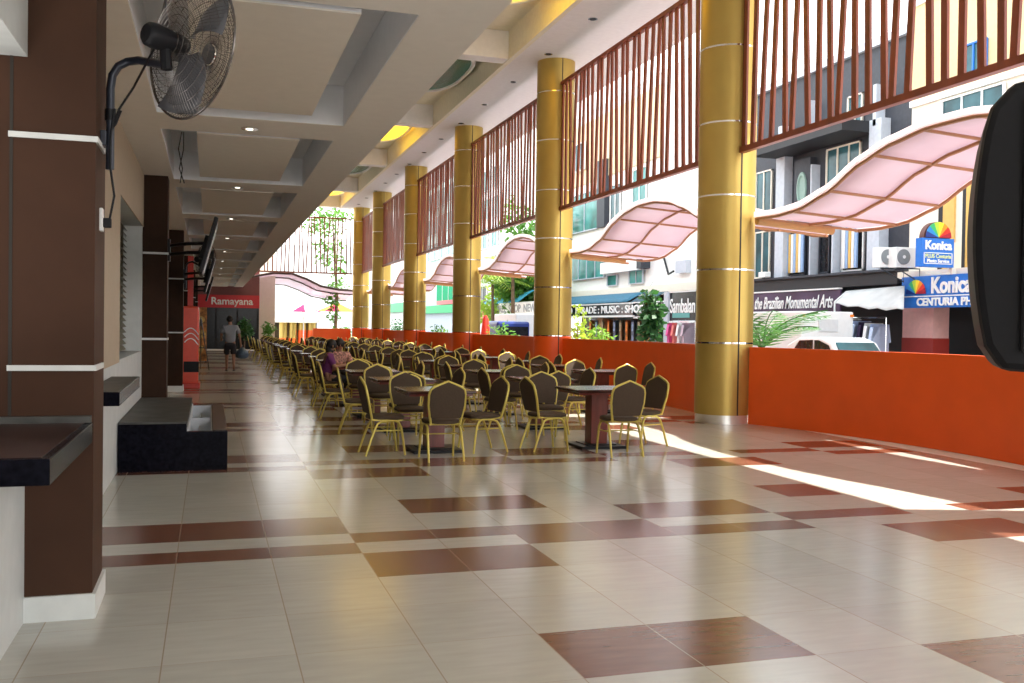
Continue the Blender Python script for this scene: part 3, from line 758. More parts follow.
o = MB().box(-.56, -.42, 26.2, 26.26, 1.6, 3.2).build('hanging_banner', RED); tag(o, 'tall red banner hanging above the vending machine', 'banner')
s = thing('picture_standee', 'tall orange food poster standee past the vending machine', 'poster', (-.2, 38, 0))
MB().box(-.52, -.12, 37.9, 37.96, .05, 2.05).build('board', mat('orange_food_print', (.55, .22, .05), .5, noise=.8, scale=5), parent=s)
m = MB().box(-.52, -.48, 37.85, 38.3, 0, .05).box(-.16, -.12, 37.85, 38.3, 0, .05); m.build('foot', BLACKM, parent=s)
GD = mat('golden_dish', (.75, .45, .12), .5, noise=.5, scale=12)
for (x, z, r) in ((-.32, 1.6, .13), (-.28, 1.05, .15), (-.36, .5, .14)): MB().lathe([(r, -.01), (r, 0), (.0, .004)], M=basis((x, 37.89, z), (1,0,0), (0,0,1)), n=20).build('food_picture', GD, parent=s)
e = thing('easel', 'thin metal display easel leaning open beside the food poster', 'easel', (-.05, 32, 0))
MB().tube([(-.28, 31.9, 1.65), (-.02, 31.6, 0)], .018, 6).tube([(-.28, 31.9, 1.65), (-.5, 31.6, 0)], .018, 6).build('front_leg', WIRE, parent=e)
MB().tube([(-.28, 31.9, 1.65), (-.28, 32.5, 0)], .018, 6).build('rear_leg', WIRE, parent=e)
MB().tube([(-.14, 31.72, .7), (-.42, 31.72, .7)], .015, 6).build('rest', WIRE, parent=e)

# ------------------------------------------------------------------ department store at the far end
st = thing('store_front', 'dark store front with a red sign at the end of the walkway', 'shop', (1.2, 56.3, 0))
MB().box(-.9, 2.62, 56.2, 57.5, 0, 2.31).build('shop_glass', GLASSK, parent=st)
m = MB()
for x in (-.85, .3, 1.45, 2.55): m.box(x-.04, x+.04, 56.14, 56.2, 0, 2.17)
m.build('mullion', BLACKM, parent=st)
sg = MB().box(-.86, 2.62, 55.95, 56.3, 2.31, 3.02).build('sign_board', SIGNRED, parent=st)
text('Ramayana', 'sign_lettering', WHITEG, sg, .55, faceY(1.15, 55.94, 2.66), .01, .012, 1.02)
MB().box(-.9, 2.62, 56.1, 57.4, 3.02, SOF+.9).build('glass_fascia', mat('dark_red_fascia', (.22, .07, .07), .4), parent=st)
struct(MB().box(-1, 2.62, 53.2, 56.1, .0, .012).build('trim_3', WHITE))
w = thing('end_building', 'cream building with a curved white canopy beyond the terrace end', 'building', (6, 64, 0))
MB().box(2.62, 3.6, 57.9, 60, 0, 6).build('wall', CREAM, parent=w)
MB().box(2.0, 16, 95, 97, -.4, 9).build('rear_wall', WHITE, parent=w)
cv = MB(); pts = [(1.2, 3.9), (2.2, 4.05), (3.4, 4.3), (4.4, 4.28), (5.2, 4.0), (6.0, 3.62), (7.0, 3.45), (8.2, 3.4)]
cv.grid([[(x, 55.9, z), (x, 58.6, z-.05), (x, 61.5, z-.35)] for x, z in pts])
cn = cv.build('curved_canopy', SHEET, solid=.03, smooth=True); tag(cn, 'curved pale canopy across the far end beneath the open slat screen', 'canopy')
MB().tube([(x, 55.85, z+.02) for x, z in pts], .07, 6).tube([(x, 58.6, z-.12) for x, z in pts], .04, 6).tube([(x, 61.5, z-.42) for x, z in pts], .04, 6).build('edge_beam', mat('dark_brown_edge', (.09, .05, .04), .5), parent=cn)
ar = thing('far_colonnade', 'low arcade of squat gold pillars with orange feet beyond the terrace', 'colonnade', (5, 66, -.3))
MB().box(3.7, 7.0, 65.6, 67.6, 1.55, 1.95).build('beam', CREAM, parent=ar)
MB().box(3.7, 7.0, 67.4, 67.6, -.3, 1.55).build('back_wall', mat('deep_brown_wall', (.07, .05, .02), .6), parent=ar)
for q in range(4):
    cx = 4.65+q*.62
    pl = MB().lathe([(.27, .9-.15*q if q > 1 else .4), (.27, 1.55)], (cx, 66, 0), 20).build('pillar', GOLD, parent=ar, smooth=True)
    MB().lathe([(.275, -.3), (.275, 1.05 if q > 1 else .5)], (cx, 66, 0), 20).build('painted_foot', ORANGE, parent=pl, smooth=True)
def parasol(x, y, z, r, label, c1, c2):
    t = thing('parasol', label, 'parasol', (x, y, -.3), 'parasols beyond the terrace')
    m = MB(); n = 8
    for i in range(n):
        a0, a1 = 2*PI*i/n, 2*PI*(i+1)/n
        m.add([(x, y, z), (x+r*math.cos(a0), y+r*math.sin(a0), z-.55*r*.8), (x+r*math.cos(a1), y+r*math.sin(a1), z-.55*r*.8)], [(0, 1, 2)], i % 2)
    m.build('canopy', [c1, c2], parent=t, solid=.01)
    MB().tube([(x, y, -.3), (x, y, z)], .03, 6).build('pole', WHITE, parent=t)
PK = mat('pink_red_canvas', (.55, .02, .08), .6, spec=.1); YC = mat('yellow_canvas', (.6, .33, .03), .6, spec=.1)
parasol(5.75, 63.5, 2.75, 1.15, 'pink and white parasol left of the leafy vine', WHITE, PK)
parasol(8.0, 64.5, 2.9, 1.3, 'parasol in pink, yellow and white right of the leafy vine', YC, PK)

# ------------------------------------------------------------------ loudspeaker / television casing at the right edge
tv = thing('screen_casing', 'big black bulging casing on a stand cut off by the right edge', 'loudspeaker', (2.72, 2.75, 0))
M = Matrix.Translation((3.125, 2.75, 1.905)) @ Matrix.Scale(1.13, 4) @ Matrix.Rotation(math.radians(-40), 4, 'Z')
prof2 = []
for q in range(13):
    u = q/12; z = -.46+.92*u
    bul = .33+.06*math.sin(PI*u)**.8 - (.05*max(0, (u-.88)/.12)**2) - (.03*max(0, (.1-u)/.1)**2)
    prof2.append((-bul, z))
poly = [M @ Vector((x, -.2, z)) for x, z in prof2]+[M @ Vector((.36, -.2, .49)), M @ Vector((.36, -.2, -.49))]
dv = (M.to_3x3() @ Vector((0, .42, 0)))
MB().prism(poly, dv).build('casing', BLACKP, parent=tv, bevel=.03)
MB().mbox(M @ Matrix.Translation((.0, -.21, 0)), .5, .02, .8).build('grille', BLACKM, parent=tv, bevel=.01)
MB().mbox(M @ Matrix.Translation((-.2, -.225, .02)), .03, .015, .13).build('handle_slot', SCREEN, parent=tv)
MB().lathe([(.02, -.53), (.03, -.47)], M=M @ Matrix.Translation((-.14, -.1, 0)), n=12).build('knob', BLACKP, parent=tv)
MB().tube([M @ Vector((.1, .05, -.47)), Vector((3.35, 2.68, .02))], .025, 10).build('pole', BLACKM, parent=tv)
m = MB()
for a in (0, 2.1, 4.2): m.tube([(3.3, 2.68, .5), (3.35+.4*math.cos(a), 2.68+.4*math.sin(a), .02)], .014, 6)
m.build('tripod', BLACKM, parent=tv)

# ------------------------------------------------------------------ plants and trees
def leafcloud(m, c, rad, n, s, flat=.6):
    for i in range(n):
        while True:
            p = Vector((random.uniform(-1, 1), random.uniform(-1, 1), random.uniform(-1, 1)))
            if .25 < p.length < 1: break
        p = Vector((p.x*rad[0], p.y*rad[1], p.z*rad[2]))+Vector(c)
        d = Vector((random.uniform(-1, 1), random.uniform(-1, 1), random.uniform(-.8, .5))).normalized(); u = d.orthogonal().normalized()
        u = Matrix.Rotation(random.uniform(0, 6.3), 3, d) @ u
        k = s*random.uniform(.6, 1.3)
        m.add([p, p+d*k*.5+u*k*.25, p+d*k, p+d*k*.5-u*k*.25], [(0, 1, 2, 3)], 0)
def shrub(x, y, z0, h, label, lm=LEAF, n=400, w=.45, s=.18, group='plants along the parapet', kind='plant', trunk=.3):
    t = thing('shrub' if kind == 'plant' else 'tree', label, kind, (x, y, z0), group)
    MB().tube([(x, y, z0), (x+.03, y, z0+h*trunk), (x-.02, y+.02, z0+h*.8)], [.03*h/2+.02, .022*h/2+.01, .012], 7).build('trunk', BARK, parent=t, smooth=True)
    m = MB()
    for q in range(5):
        leafcloud(m, (x+random.uniform(-.5, .5)*w, y+random.uniform(-.5, .5)*w, z0+h*(trunk+(1-trunk)*random.uniform(.25, .85))), (w*.75, w*.75, h*(1-trunk)*.3), n//5, s)
    m.build('foliage', lm, parent=t)
LEAFP = leaf_mat('deep_green_fronds', (.05, .15, .04))
def palm(x, y, z0, h, label, r=.9, nf=14, lm=LEAF, kind='palm', group='palms beyond the parapet', droop=1.0, el=(.2, 1.2)):
    t = thing('palm', label, kind, (x, y, z0), group)
    MB().tube([(x, y, z0), (x+.05, y, z0+h*.5), (x, y, z0+h)], [.05*h/2+.02, .04*h/2+.015, .03*h/2+.01], 7).build('trunk', BARK, parent=t, smooth=True)
    for i in range(nf):
        m = MB()
        a = 2*PI*i/nf+random.uniform(-.2, .2); el_ = random.uniform(*el); L = r*random.uniform(.8, 1.15)
        pts = []; N = 12
        for q in range(N+1):
            u = q/N; rr = L*u*math.cos(el_*(1-u*.5)); zz = L*(math.sin(el_)*u-droop*.55*u*u)
            pts.append(Vector((x+rr*math.cos(a), y+rr*math.sin(a), z0+h+zz)))
        m.tube(pts, .008*r, 3)
        sd = Vector((-math.sin(a), math.cos(a), 0))
        for q in range(1, N+1):
            d = (pts[q]-pts[q-1]).normalized(); l = L*.34*math.sin(PI*min(1, .15+.85*q/N))**.6
            for s in (-1, 1):
                tip = pts[q]+(sd*s*.75+d*.6+Vector((0, 0, -.25)))*l
                m.add([pts[q], pts[q]+(tip-pts[q])*.4+d*.018*r, tip, pts[q]+(tip-pts[q])*.4-d*.018*r], [(0, 1, 2, 3)])
        m.build('frond', lm, parent=t)
palm(9.6, 15.45, -.3, 1.45, 'small feathery palm behind the parapet right of the nearest gold column', 1.35, 17, LEAFP, droop=.75, el=(.7, 1.4))
p = onX(652, 330, 13.5)
shrub(13.5, p.y, -.3, 3.3, 'slim upright tree before the black shop signs', LEAFD, 480, .3, .3, trunk=.35, kind='tree', group=None)
for i, (px, X, h, w, lm, lab) in enumerate(((578, 10.4, 2.3, .38, LEAFY, 'yellow green shrub right beside the second gold column'), (597, 11.5, 2.0, .42, LEAFG, 'yellow green shrub before the lettered shop board'),
        (497, 10.6, 1.9, .5, LEAF, 'bushy shrub behind the parapet right of the third gold column'), (511, 10.3, 1.5, .45, LEAF, 'low shrub in front of the blue truck'),
        (434, 10.8, 1.75, .5, LEAFD, 'dark shrub between the third and fourth gold columns'), (444, 10.5, 1.7, .5, LEAF, 'green shrub hugging the left side of the third gold column'), (396, 10.8, 2.0, .6, LEAFD, 'shrub between the fourth and fifth gold columns'))):
    p = onX(px, 330, X); shrub(X, p.y, -.3, h, lab, lm, 300, w, .17)
def tree(px, X, h, w, lab, n=1500, lm=LEAF, s=.45, trunk=.25):
    p = onX(px, 330, X); t = thing('tree', lab, 'tree', (X, p.y, -.3), 'trees along the street')
    z0 = -.3
    MB().tube([(X, p.y, z0), (X+.1, p.y, z0+h*.4), (X-.1, p.y, z0+h*.85)], [.16, .12, .04], 8).build('trunk', BARK, parent=t, smooth=True)
    m = MB()
    for q in range(9):
        leafcloud(m, (X+random.uniform(-.6, .6)*w, p.y+random.uniform(-.6, .6)*w, z0+h*(trunk+(1-trunk)*random.uniform(.15, .9))), (w*.6, w*.6, h*.17), n//9, s)
    m.build('foliage', lm, parent=t)
tree(524, 17.6, 5.6, 2.0, 'tall leafy street tree behind the blue awning', 1900, LEAF)
tree(503, 17.0, 4.6, 1.5, 'rounded street tree left of the blue awning', 1100, LEAFY, .4)
tree(531, 18.3, 9.2, 1.7, 'tall slim-trunked tree whose crown shows beside the second gold column', 700, LEAF, .4, .65)
for px, X, h, lab in ((492, 15.5, 4.2, 'tall palm with arching fronds beside the third gold column'), (512, 16, 5.0, 'tall palm with arching fronds above the blue awning')):
    p = onX(px, 320, X); palm(X, p.y, -.3, h, lab, 2.6, 15, LEAFY)
shrub(1.75, 53.9, 0, 1.75, 'leafy potted shrub right of the dark store front', LEAFD, 350, .4, .2, 'shrubs by the store front')
shrub(3.1, 55.2, 0, 1.5, 'pale leafy shrub by the cream wall past the store front', LEAF, 300, .35, .17, 'shrubs by the store front')
# vine-like tree near the far end
p = onY(335, 300, 58.6)
t = thing('tree', 'slender leafy tree standing behind the open slat screen', 'tree', (p.x, 58.6, -.3))
MB().tube([(p.x, 58.6, -.3), (p.x+.1, 58.6, 3), (p.x-.05, 58.6, 6), (p.x, 58.6, 9)], [.12, .1, .07, .03], 7).build('trunk', BARK, parent=t, smooth=True)
m = MB()
for z, w, n in ((.9, .8, 160), (2.0, .5, 70), (2.9, .55, 90), (3.7, .6, 110), (4.6, .5, 60), (5.4, .9, 140), (6.2, 1.1, 160), (7.2, 1.3, 260), (8.0, 1.6, 380)): leafcloud(m, (p.x+random.uniform(-.3, .3)-(.5 if z > 5 else 0), 58.6, z), (w, w, .45), n, .26)
m.build('foliage', LEAF, parent=t)

# ------------------------------------------------------------------ buildings over the street (facade plane x = 20)
XF = 20
def F(px, py, X=XF): v = onX(px, py, X); return v.y, v.z
def rect(m, p0, p1, x0, x1, X=XF, mi=0):
    """box on the facade between two pixel corners measured on the plane X"""
    y0, z0 = F(p0[0], (p0[1]), X); y1, z1 = F(p1[0], p1[1], X)
    return y0, y1, z0, z1
def slab(a, b, zlo, zhi, x0, x1):      # a, b: pixel columns -> y range ; heights in metres
    y0 = F(a, 300)[0]; y1 = F(b, 300)[0]; return MB().box(x0, x1, y0, y1, zlo, zhi)
def zat(px, py, X=XF): return onX(px, py, X).z
A = thing('shop_building', 'dark grey shop building with pale pilasters across the street', 'building', (22, 30, -.3))
slab(908, 700, 2.8, 10.65, 20.25, 26).build('wall', GRAYW, parent=A)
slab(908, 700, 10.6, 10.85, 20.1, 26).build('parapet_cap', GREYP, parent=A)
slab(908, 752, 2.95, 3.35, 19.6, 20.3).build('ledge', BLACK, parent=A)
slab(908, 752, 3.35, 3.42, 19.5, 20.3).build('ledge_cap', GRAYW, parent=A)
slab(908, 700, -.3, 2.95, 21.6, 21.7).build('shop_back_wall', BLACK, parent=A)
def pil(a, b, z0, z1, x0=19.85):
    x0 = max(x0, 19.9); MB().box(x0, 20.3, F(b, 300, 20.28)[0], F(a, 300, x0)[0], z0, z1).build('pilaster', GREYP, parent=A)
pil(773.6, 791, 3.4, 8.6); pil(808, 818.5, 3.4, 7.3); pil(832, 840, 3.4, 5.6); pil(865.7, 888, 3.4, 8.2, 19.7)
pil(804, 812, 8.2, 9.6); pil(872, 879, 8.0, 9.3); pil(779, 784, 8.6, 9.0); pil(838, 842, 8.0, 8.6)
def winA(a, b, z0, z1, g=GLASS, fr=CREAM, mull=1, par=A, x=20.24, name='window', fw=.05):
    y1 = F(a, 300, x)[0]; y0 = F(b, 300, x)[0]
    m = MB().box(x-.08, x, y0, y0+fw, z0, z1).box(x-.08, x, y1-fw, y1, z0, z1).box(x-.08, x, y0, y1, z0, z0+fw).box(x-.08, x, y0, y1, z1-fw, z1)
    for q in range(1, mull+1): yy = y0+(y1-y0)*q/(mull+1); m.box(x-.07, x, yy-fw/2, yy+fw/2, z0, z1)
    f = m.build(name, fr, parent=par); MB().box(x-.03, x-.01, y0, y1, z0, z1).build('pane', g, parent=f); return f
winA(755, 771, 5.7, 7.6, mull=1); winA(755, 770, 3.5, 5.3, mull=1)
winA(825, 859, 6.0, 7.75, mull=2); winA(845, 860, 8.3, 9.3, mull=1)
winA(782, 806, 3.5, 5.4, GLASSK, GRAYW, 0); winA(819.5, 830, 3.5, 5.4, GLASSK, GRAYW, 0); winA(842, 864, 3.5, 5.6, GLASSK, WHITE, 0)
for (a, b, z, c) in ((784, 804, 3.6, 8), (843, 858, 3.6, 5)):
    for q in range(c):
        px = a+(b-a)*q/c; y = F(px, 300, 20.1)[0]
        MB().box(20.08, 20.14, y-.05, y+.07, z, z+1.4).build('poster_strip', [WHITE, mat('pale_blue_print', (.3, .45, .7), .5), YELLOW][q % 3] if q else WHITE, parent=A)
y = F(797, 300)[0]; MB().lathe([(.22, -.02), (.22, .02)], M=basis((20.05, y+.3, 5.3), (0,-1,0), (0,0,1)), n=20).build('round_poster', mat('lime_print', (.6, .75, .1), .5), parent=A)
y = F(800, 300)[0]
pnl = slab(792, 807.5, 5.1, 7.6, 20.0, 20.3).build('relief_panel', GRAYW, parent=A)
mm = basis((19.99, y, 6.55), (0,-1,0), (0,0,1)) @ Matrix.Diagonal((.55, 1.15, 1, 1))
MB().lathe([(.52, -.04), (.50, .04), (.40, .05), (.36, .0)], M=mm, n=28).build('oval_relief', mat('pale_green_relief', (.25, .38, .33), .5), parent=pnl)
# flat black rain canopy above
slab(868, 775, 7.85, 8.2, 18.9, 20.2).build('rain_canopy', BLACK, parent=A)
cm = thing('wall_camera', 'small white camera box on the dark ledge above the script banner', 'camera', (19.45, F(775, 280)[0], 3.4))
yy = F(775, 280)[0]
MB().box(19.35, 19.6, yy-.35, yy+.1, 3.45, 3.65).build('housing', WHITE, parent=cm, bevel=.02); MB().box(19.45, 19.52, yy-.1, yy, 3.42, 3.46).build('bracket', GRAYW, parent=cm)
# script banner
y0, z0 = F(836, 307, 19.5); y1, z1 = F(750, 307, 19.5)
bn = thing('shop_banner', 'dark purple banner with white script lettering above the white truck', 'banner', (19.5, (y0+y1)/2, 2.2))
MB().box(19.5, 19.56, F(840, 300, 19.5)[0], F(745, 300, 19.5)[0], 2.15, 2.88).build('panel', mat('purple_black_banner', (.06, .03, .07), .5, noise=.6, scale=.6), parent=bn)
MB().box(19.46, 19.58, F(840, 300, 19.5)[0], F(745, 300, 19.5)[0], 2.88, 2.93).build('top_rail', WHITE, parent=bn)
text('the Brazilian Monumental Arts', 'lettering', WHITEG, bn, .62, faceX(19.49, (F(832, 300, 19.5)[0]+F(755, 300, 19.5)[0])/2, 2.48), .008, .008, .62, .35)
# tarpaulin awning
y0 = 23.5; y1 = 26.2; P = []
for i in range(15):
    u = i/14; y = y0+(y1-y0)*u
    P.append([(19.3-1.0*v, y-(1.2-.4*u)*v+.06*v*math.sin(u*9), 2.86-.07*u-(.72-.30*u)*v-.06*math.sin(PI*u)*v+.03*math.sin(u*22)*v) for v in [j/5 for j in range(6)]])
tp = MB().grid(P).build('tarpaulin_awning', TARP, smooth=True, solid=.02); tag(tp, 'sagging grey white tarpaulin awning left of the blue shop signs', 'awning')
MB().tube([(18.3, y1-.8, 2.42), (18.3, y1-.8, -.3)], .03, 6).tube([(18.3, y1-.8, 2.42), (19.3, y1+.0, 2.78)], .02, 6).build('post', WHITE, parent=tp)
# hanging shirts
SC = [WHITE, mat('pale_blue_cloth', (.5, .58, .75), .8), mat('violet_black_cloth', (.03, .015, .05), .8)]
def garment(x, y, z, c, label, group, w=.5, h=.75, rz=0, nm='hanging_shirt', cat='shirt'):
    t = thing(nm, label, cat, (x, y, z-h), group)
    M = Matrix.Translation((x, y, z)) @ Matrix.Rotation(rz, 4, 'Z')
    MB().tube([M @ Vector((-.18, 0, -.06)), M @ Vector((0, 0, .02)), M @ Vector((.18, 0, -.06))], .008, 5).tube([M @ Vector((0, 0, .02)), M @ Vector((0, 0, .1))], .005, 5).build('hanger', BLACKM, parent=t)
    poly = [(-.07, 0), (.07, 0), (w/2-.05, -.07), (w/2+.06, -.5), (w/2-.03, -.52), (w/2-.08, -.22), (w/2-.07, -h), (-w/2+.07, -h), (-w/2+.08, -.22), (-w/2+.03, -.52), (-w/2-.06, -.5), (-w/2+.05, -.07)]
    MB().prism([M @ Vector((a, -.05, b)) for a, b in poly], M.to_3x3() @ Vector((0, .1, 0))).build('cloth', c, parent=t, bevel=.02)
for q, (px, c, n) in enumerate(((852, 0, 'white'), (857, 2, 'violet black'), (862, 1, 'pale blue'), (868, 2, 'violet black'), (874, 0, 'white'), (880, 1, 'pale blue'))):
    y, z = F(px, 322, 18.8)
    pos = ['leftmost', 'second', 'third', 'fourth', 'fifth', 'rightmost'][q]
    garment(18.8, y, 1.85-.03*q, SC[c], '%s long-sleeved shirt hanging under the tarpaulin, %s of six' % (n, pos), 'shirts under the tarpaulin', 1.15, 1.35, math.radians(25))
rk = MB().tube([(18.8, F(846, 322, 18.8)[0], 1.93), (18.8, F(886, 322, 18.8)[0], 1.93)], .02, 6)
for px in (846, 886): rk.tube([(18.8, F(px, 322, 18.8)[0], 1.93), (18.8, F(px, 322, 18.8)[0], -.3)], .02, 6)
tag(rk.build('clothes_rail', CHROME), 'thin metal clothes rail carrying the long-sleeved shirts', 'clothes rail')

# photo shop building
B2 = thing('shop_building', 'cream and yellow shop building at the far right across the street', 'building', (22, 18, -.3))
yb = F(908, 300)[0]
MB().box(20, 26, 8, yb, 3.2, 8.3).build('wall', CREAM, parent=B2)
MB().box(19.98, 26, 8, yb, 8.3, 11.2).build('upper_wall', mat('pale_yellow_render', (.66, .50, .27), .6), parent=B2)
MB().box(19.9, 26, 8, yb+.05, 11.2, 11.5).build('parapet_cap', WHITE, parent=B2)
slab(954, 943, 3.2, 7.2, 19.93, 20.05).build('yellow_strip', YELLOW, parent=B2)
slab(985, 966, 3.2, 7.2, 19.93, 20.05).build('yellow_strip', YELLOW, parent=B2)
slab(943, 938.5, 3.2, 7.2, 19.93, 20.05).build('dark_strip', BLACK, parent=B2); slab(966, 962.5, 3.2, 7.2, 19.93, 20.05).build('dark_strip', BLACK, parent=B2)
winA(981, 958, 8.6, 9.5, par=B2, x=19.96, fr=BLUES); winA(1000, 940, 7.45, 8.15, par=B2, x=19.96, fr=WHITE, mull=2)
MB().box(19.9, 20.1, 8, yb, 8.22, 8.4).build('white_band', WHITE, parent=B2)
MB().box(19.6, 20.05, 8, yb, 3.1, 3.3).build('ledge', CREAM, parent=B2)
MB().box(21.5, 21.6, 8, yb, -.3, 3.1).build('shop_back_wall', BLACK, parent=B2)
pr_ = MB().box(19.75, 20.3, F(941, 300)[0], F(910, 300)[0], 1.35, 2.4).build('pillar', PINK, parent=B2)
MB().box(19.74, 20.31, F(941.2, 300)[0], F(909.8, 300)[0], -.3, 1.35).box(19.73, 20.32, F(941.2, 300)[0], F(909.8, 300)[0], .62, .66).build('pillar_foot', REDB, parent=pr_)
# long sign
def wedge_fan(parent, M, r, name='rainbow_fan'):
    m = MB(); n = len(RAINBOW)
    for i in range(n):
        pts = [(0, 0, 0)]+[(-r*math.cos(PI*(i+q/4)/n), r*math.sin(PI*(i+q/4)/n), 0) for q in range(5)]
        m.prism([M @ Vector(p) for p in pts], M.to_3x3() @ Vector((0, 0, .02)), i)
    return m.build(name, RAINBOW, parent=parent)
ya = F(904.6, 290, 19.5)[0]
s1 = thing('shop_sign', 'long blue shop sign board with rainbow fan over the pink pillar', 'sign', (19.4, ya-2.4, 2.25))
MB().box(19.4, 19.58, ya-5.2, ya, 2.22, 3.12).build('board', BLUES, parent=s1)
MB().box(19.385, 19.4, ya-5.2, ya-.02, 2.53, 2.56).build('rule', WHITEG, parent=s1)
wedge_fan(s1, faceX(19.385, ya-.62, 2.62), .40)
text('Konica', 'lettering', WHITEG, s1, .62, faceX(19.385, ya-1.98, 2.82), .012, .02, .88)
text('CENTURIA PHOTO', 'lettering', WHITEG, s1, .30, faceX(19.385, ya-2.1, 2.37), .012, .01, 1.12)
# projecting sign
PY = 21.7; yq = onY(922, 250, PY); yr = onY(954, 250, PY)
s2 = thing('projecting_sign', 'blue box sign with rainbow half disc jutting out above the long sign', 'sign', ((yq.x+yr.x)/2, PY, 3.4))
MB().box(yq.x, yr.x, PY, PY+.25, 3.30, 4.08).build('box', BLUES, parent=s2)
xm = (yq.x+yr.x)/2
text('Konica', 'lettering', WHITEG, s2, .33, faceY(xm, PY-.01, 3.88), .01, .012, .95)
MB().box(yq.x+.06, yr.x-.06, PY-.015, PY, 3.38, 3.40).box(yq.x+.06, yr.x-.06, PY-.015, PY, 3.67, 3.69).box(yq.x+.06, yq.x+.08, PY-.015, PY, 3.38, 3.69).box(yr.x-.08, yr.x-.06, PY-.015, PY, 3.38, 3.69).build('line_frame', WHITEG, parent=s2)
text('PLUS Centuria', 'small_lettering', mat('pale_yellow_ink', (.8, .85, .4), .5), s2, .15, faceY(xm, PY-.01, 3.59), .006, .003, .95)
text('Photo Service', 'small_lettering', WHITEG, s2, .13, faceY(xm, PY-.01, 3.46), .006, .004, 1)
wedge_fan(s2, faceY(xm, PY, 4.10), .42)
MB().prism([(xm+.44*math.cos(PI*q/16), PY+.05, 4.09+.44*math.sin(PI*q/16)) for q in range(17)], (0, .18, 0)).build('half_disc_back', mat('dark_brown_back', (.12, .04, .03), .6), parent=s2)
MB().box(yr.x+.03, yr.x+.33, PY+.1, PY+.25, 3.0, 4.0).box(yr.x-.8, yr.x+.2, PY+.15, PY+.2, 3.12, 3.16).build('bracket', CREAM, parent=s2)
# air conditioners
for q, (px, lab) in enumerate(((904.0, 'white outdoor air conditioner against the projecting blue sign'), (888, 'white outdoor air conditioner, left one of the two'))):
    v = onY(px+1, 257, 23.1+.35*q)
    t = thing('air_conditioner', lab, 'air conditioner', (v.x, v.y, v.z-.28), 'air conditioners beside the projecting sign')
    MB().box(v.x-.3, v.x+.4, v.y, v.y+.35, v.z-.3, v.z+.28).build('case', WHITE, parent=t, bevel=.015)
    MB().lathe([(.22, .0), (.22, .02), (.05, .03)], M=faceY(v.x-.05, v.y-.001, v.z), n=24).build('fan_grille', mat('grey_grille', (.22, .24, .25), .5) if 'grey_grille' not in bpy.data.materials else bpy.data.materials['grey_grille'], parent=t)
    MB().lathe([(.05, .03), (.05, .04)], M=faceY(v.x-.05, v.y-.001, v.z), n=12).build('fan_hub', WHITE, parent=t)
    MB().tube([(v.x-.2, v.y+.1, v.z-.32), (v.x+.6, v.y+.1, v.z-.32), (v.x+.6, v.y+.1, v.z-.7), (v.x-.2, v.y+.1, v.z-.32)], .02, 5).build('bracket', GRAYW, parent=t)

# white box truck and car
T = thing('box_truck', 'white box truck parked beyond the curving orange parapet', 'truck', (17, 26, -.3))
MB().box(16.2, 17.95, 24, 28.6, .35, 2.08).build('cargo_box', WHITE, parent=T, bevel=.04)
MB().box(16.25, 17.9, 28.65, 30.3, .15, 1.75).build('cab', WHITE, parent=T, bevel=.12)
MB().box(16.3, 17.85, 24.1, 30.2, .0, .35).build('chassis', GRAYW, parent=T)
MB().box(16.75, 17.4, 23.97, 24.0, 1.5, 1.85).box(16.2, 17.95, 23.98, 24.0, 1.15, 1.18).build('rear_door_panel', mat('pale_grey_panel', (.65, .66, .66), .5), parent=T)
MB().tube([(16.7, 23.9, .9), (16.7, 23.9, 1.25), (17.5, 23.9, 1.25), (17.5, 23.9, .9)], .025, 6).build('rear_rail', CHROME, parent=T)
for x in (16.27, 17.88): MB().box(x-.05, x+.05, 23.96, 24.0, 1.93, 2.0).build('marker_lamp', mat('orange_lens', (.9, .25, .03), .3) if 'orange_lens' not in bpy.data.materials else bpy.data.materials['orange_lens'], parent=T)
for x in (16.3, 17.75):
    for y in (25.2, 29.3): MB().lathe([(.36, -.12), (.38, 0), (.36, .12)], M=basis((x, y, .06), (0,1,0), (0,0,1)), n=24).build('wheel', BLACKP, parent=T, smooth=True)
C = thing('car', 'white car whose roof shows above the curving orange parapet', 'car', (15.3, 21, -.3))
CARX, CARY = .8, .5
class CB(MB):
    def build(s, *a, **k):
        s.v = [Vector(((v.x-13.8)*.85+13.8+CARX, (v.y-19.7)*.72+19.9+CARY, v.z+.06 if v.z > .1 else v.z)) for v in s.v]
        return MB.build(s, *a, **k)
side = [(18.2, .35), (18.3, .62), (19.1, .80), (19.7, 1.28), (20.3, 1.40), (21.6, 1.38), (22.3, 1.2), (22.6, .78), (22.7, .3), (22.5, .02), (18.4, .02)]
side = [(y, z-.1) for y, z in side]
CB().prism([(13.8, y, z) for y, z in side], (1.6, 0, 0)).build('body', WHITE, parent=C, bevel=.06)
CB().prism([(13.88, 19.12, .74), (15.32, 19.12, .74), (15.25, 19.66, 1.15), (13.95, 19.66, 1.15)], (0, -.03, .03)).build('windscreen', GLASS, parent=C)
CB().prism([(13.79, 19.45, .75), (13.79, 19.78, 1.1), (13.79, 20.35, 1.22), (13.79, 20.6, 1.22), (13.79, 20.6, .75)], (-.01, 0, 0)).prism([(13.79, 20.7, .75), (13.79, 20.7, 1.22), (13.79, 21.5, 1.2), (13.79, 22.1, .8)], (-.01, 0, 0)).build('side_window', GLASSK, parent=C)
for x in (13.85, 15.35):
    for y in (19, 21.9): CB().lathe([(.27, -.09), (.3, 0), (.27, .09)], M=basis((x, y, .0), (0,1,0), (0,0,1)), n=24).build('wheel', BLACKP, parent=C, smooth=True)

